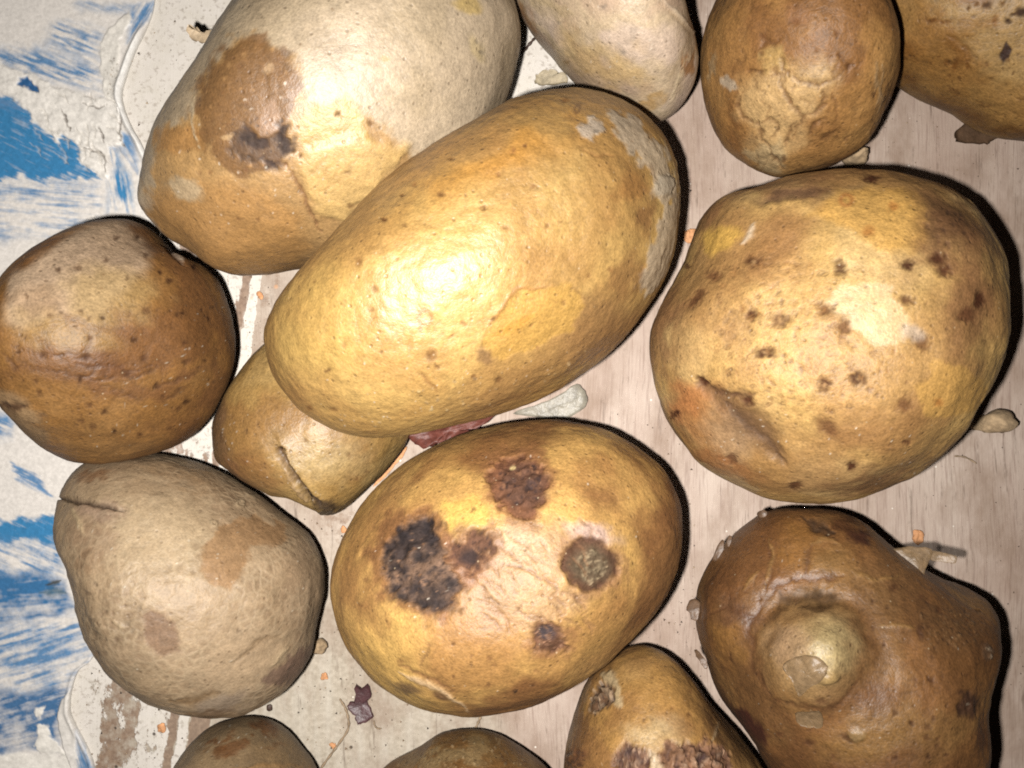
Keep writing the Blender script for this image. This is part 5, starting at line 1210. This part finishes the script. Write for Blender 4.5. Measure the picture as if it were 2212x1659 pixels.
place('peel_flake', flake_mesh(tr('Q', [(1165, 1465), (1280, 1360), (1400, 1330), (1600, 1400), (1700, 1480), (1560, 1560), (1500, 1590), (1230, 1580), (1175, 1535)]), 7, (0, .02), .6, .3, .5, 9, 1.2), F_dark, 'p4')
place('crumb', lump_mesh(*tr('F', [(1672, 1218)])[0], 0, 3.4, 4, (1.1, .85, 1.3), .6), F_clay, label='beige clay lump on the wood against the right side of the biggest potato', cat='crumb')
place('crumb', lump_mesh(*tr('G', [(1600, 1035)])[0], 0, 1.7, 6, (1, 1, 1.8), .5), F_clay, label='small beige clay crumb touching the lower right of the netted potato', cat='crumb')

# loose scraps on the board
place('peel_scrap', flake_mesh(tr('E', [(1380, 1380), (1560, 1320), (1700, 1250), (1795, 1195), (1855, 1260), (1848, 1340), (1750, 1408), (1650, 1425), (1520, 1408)]), 2.2, (.006, 0), .5, .12, .5, 11, 1.), F_grey, label='grey papery scrap of peel on the wood under the long golden potato', cat='peel')
place('red_peel', flake_mesh(tr('E', [(690, 1520), (830, 1480), (1000, 1430), (1150, 1380), (1290, 1370), (1170, 1465), (1100, 1500), (960, 1545), (880, 1590), (800, 1612), (735, 1570)]), 11, (.03, 0), -1., 1.2, 3.0, 12, 1.6), F_red, label='twisted red strip of peel poking out beneath the long golden potato', cat='peel')
place('dark_scrap', flake_mesh(tr('R', [(1805, 350), (1845, 365), (1885, 342), (1908, 420), (1885, 455), (1925, 540), (1915, 560), (1870, 590), (1818, 605), (1800, 550), (1752, 495), (1775, 455), (1800, 455)]), 1.2, (0, 0), .3, .3, .6, 13, 1.2), F_scrap, label='small dark purple scrap lying on the grey wood near the bottom', cat='scrap')
place('paint_chip', flake_mesh(tr('O', [(335, 740), (400, 670), (500, 655), (560, 690), (620, 690), (640, 780), (480, 800), (350, 800)]), .5, (0, 0), .2, .2, .2, 14, 1.2), F_chip, label='tan chip on the white paint between the two dusty potatoes', cat='chip')
place('dry_fibre', fibre_mesh(tr('R', [(1700, 435), (1735, 490), (1757, 560), (1755, 640), (1690, 740), (1635, 815), (1570, 905)]), .4, .28, 1), F_fibre, label='long bent dry fibre on the grey wood beside the dark scrap', cat='fibre')
place('dry_fibre', fibre_mesh(tr('R', [(1928, 580), (1935, 615), (1955, 632), (1978, 632)]), .4, .2, 2), F_fibre, label='tiny curled fibre just right of the dark scrap', cat='fibre')
place('dry_fibre', fibre_mesh(tr('L', [(632, 455), (618, 490), (600, 530)]), .5, .28, 3), F_fibre, label='short fibre bridging the gap under the lesioned potato', cat='fibre')
place('dry_fibre', fibre_mesh(tr('Q', [(670, 1010), (700, 1050), (770, 1105), (800, 1110), (830, 1080)]), .4, .25, 4), F_fibre, label='thin curled fibre on the wood beside the upper right potato', cat='fibre')
place('dry_fibre', fibre_mesh(tr('F', [(1535, 1385), (1590, 1392), (1645, 1422)]), .4, .2, 5), F_fibre, label='thin dark fibre on the wood at the lower right of the biggest potato', cat='fibre')
place('twig', fibre_mesh(tr('O', [(330, 360), (270, 430), (215, 500)]), .5, .35, 6), F_twig, label='dark broken twig on white paint between the two dusty potatoes', cat='twig')
for z, x, y, r, sd, lb in (('U', 630, 505, .9, 31, 'orange crumb in the gap right of the freckled brown potato'), ('I', 1508, 262, 1.5, 32, 'pale orange crumb on the wood above the knobby potato'),
                           ('R', 520, 628, 1.0, 33, 'orange crumb on worn white paint below the netted potato'), ('K', 1310, 350, .9, 34, 'orange crumb between the netted and lesioned potatoes, upper one'),
                           ('K', 1385, 925, .8, 35, 'pale orange crumb beside the long bent fibre'), ('P', 1340, 1195, 1.5, 36, 'orange crumb squeezed between the long and the biggest potato'),
                           ('J', 1370, 1385, .8, 37, 'pale orange crumb left of the lesioned potato')):
    place('crumb', lump_mesh(*tr(z, [(x, y)])[0], 0, r * .8, sd, (1, 1.2, .45), .75), F_orange, label=lb, cat='crumb')
place('orange_peel', flake_mesh(tr('J', [(1960, 600), (1930, 680), (1850, 780), (1760, 880), (1640, 985), (1690, 890), (1800, 760), (1890, 660)]), 1.0, (0, 0), .3, .3, .3, 38, .6), F_orange, label='thin orange strip of peel in the crack beside the lesioned potato', cat='peel')
place('crumb', lump_mesh(*tr('K', [(862, 606)])[0], 0, .8, 41, (.8, 1, .8), .4), F_twig, label='small black crumb at the lower right of the netted potato', cat='crumb')
place('crumb', lump_mesh(*tr('C', [(1085, 1045)])[0], 0, 2.2, 42, (1.1, .8, 2.2), .5), F_clay, label='pale clay crumb between the wrinkled and the biggest potato', cat='crumb')

# fine dirt scattered in the gaps, too small to count
def build_grit():
    g = np.random.default_rng(5)
    base = np.array([(1, 0, 0), (-.5, .87, 0), (-.5, -.87, 0), (.1, .1, 1.1), (.0, .1, -.6)])
    fc = np.array([(0, 1, 3), (1, 2, 3), (2, 0, 3), (1, 0, 4), (2, 1, 4), (0, 2, 4)])
    gaps = [(1330, 1500, 880, 1400, 120), (640, 1000, 1080, 1650, 260), (1480, 1960, 180, 420, 60), (530, 600, 580, 800, 60), (1340, 1560, 1300, 1560, 70), (2000, 2212, 1000, 1500, 70), (150, 420, 1430, 1659, 120), (1900, 2212, 240, 420, 40), (280, 480, 20, 320, 60), (1000, 2212, 0, 1659, 160)]
    P, T, Cc = [], [], []; k = 0
    for x0, x1, y0, y1, n in gaps:
        for _ in range(n):
            vx, vy = g.uniform(x0, x1), g.uniform(y0, y1); r = .00010 + .00028 * g.random() ** 3
            X, Y = unproj(vx, vy, 0.); a = g.uniform(0, 6.28)
            b = base * g.uniform(.6, 1.4, (5, 3)) * r
            b = np.stack([b[:, 0] * math.cos(a) - b[:, 1] * math.sin(a), b[:, 0] * math.sin(a) + b[:, 1] * math.cos(a), b[:, 2]], 1)
            P.append(b + (X, Y, r * .3)); T.append(fc + k); k += 5
            c = [(92, 72, 56), (150, 122, 94), (64, 50, 42), (196, 170, 136)][g.integers(0, 4)]
            Cc.append(np.tile(alb(c), (5, 1)))
    P = np.concatenate(P); me = mesh_from('grit', P, np.zeros((0, 4), int), np.concatenate(T), False)
    set_color(me, 'skin', np.concatenate(Cc), np.full(len(P), .8))
    m, nt, b = nodes_of('grit'); at = N(nt, 'ShaderNodeAttribute', attribute_name='skin'); nt.links.new(at.outputs['Color'], b.inputs['Base Color']); b.inputs['Roughness'].default_value = .85
    put('grit', me, m, kind='stuff', label='fine dirt grains scattered over the wooden board', cat='dirt')
build_grit()
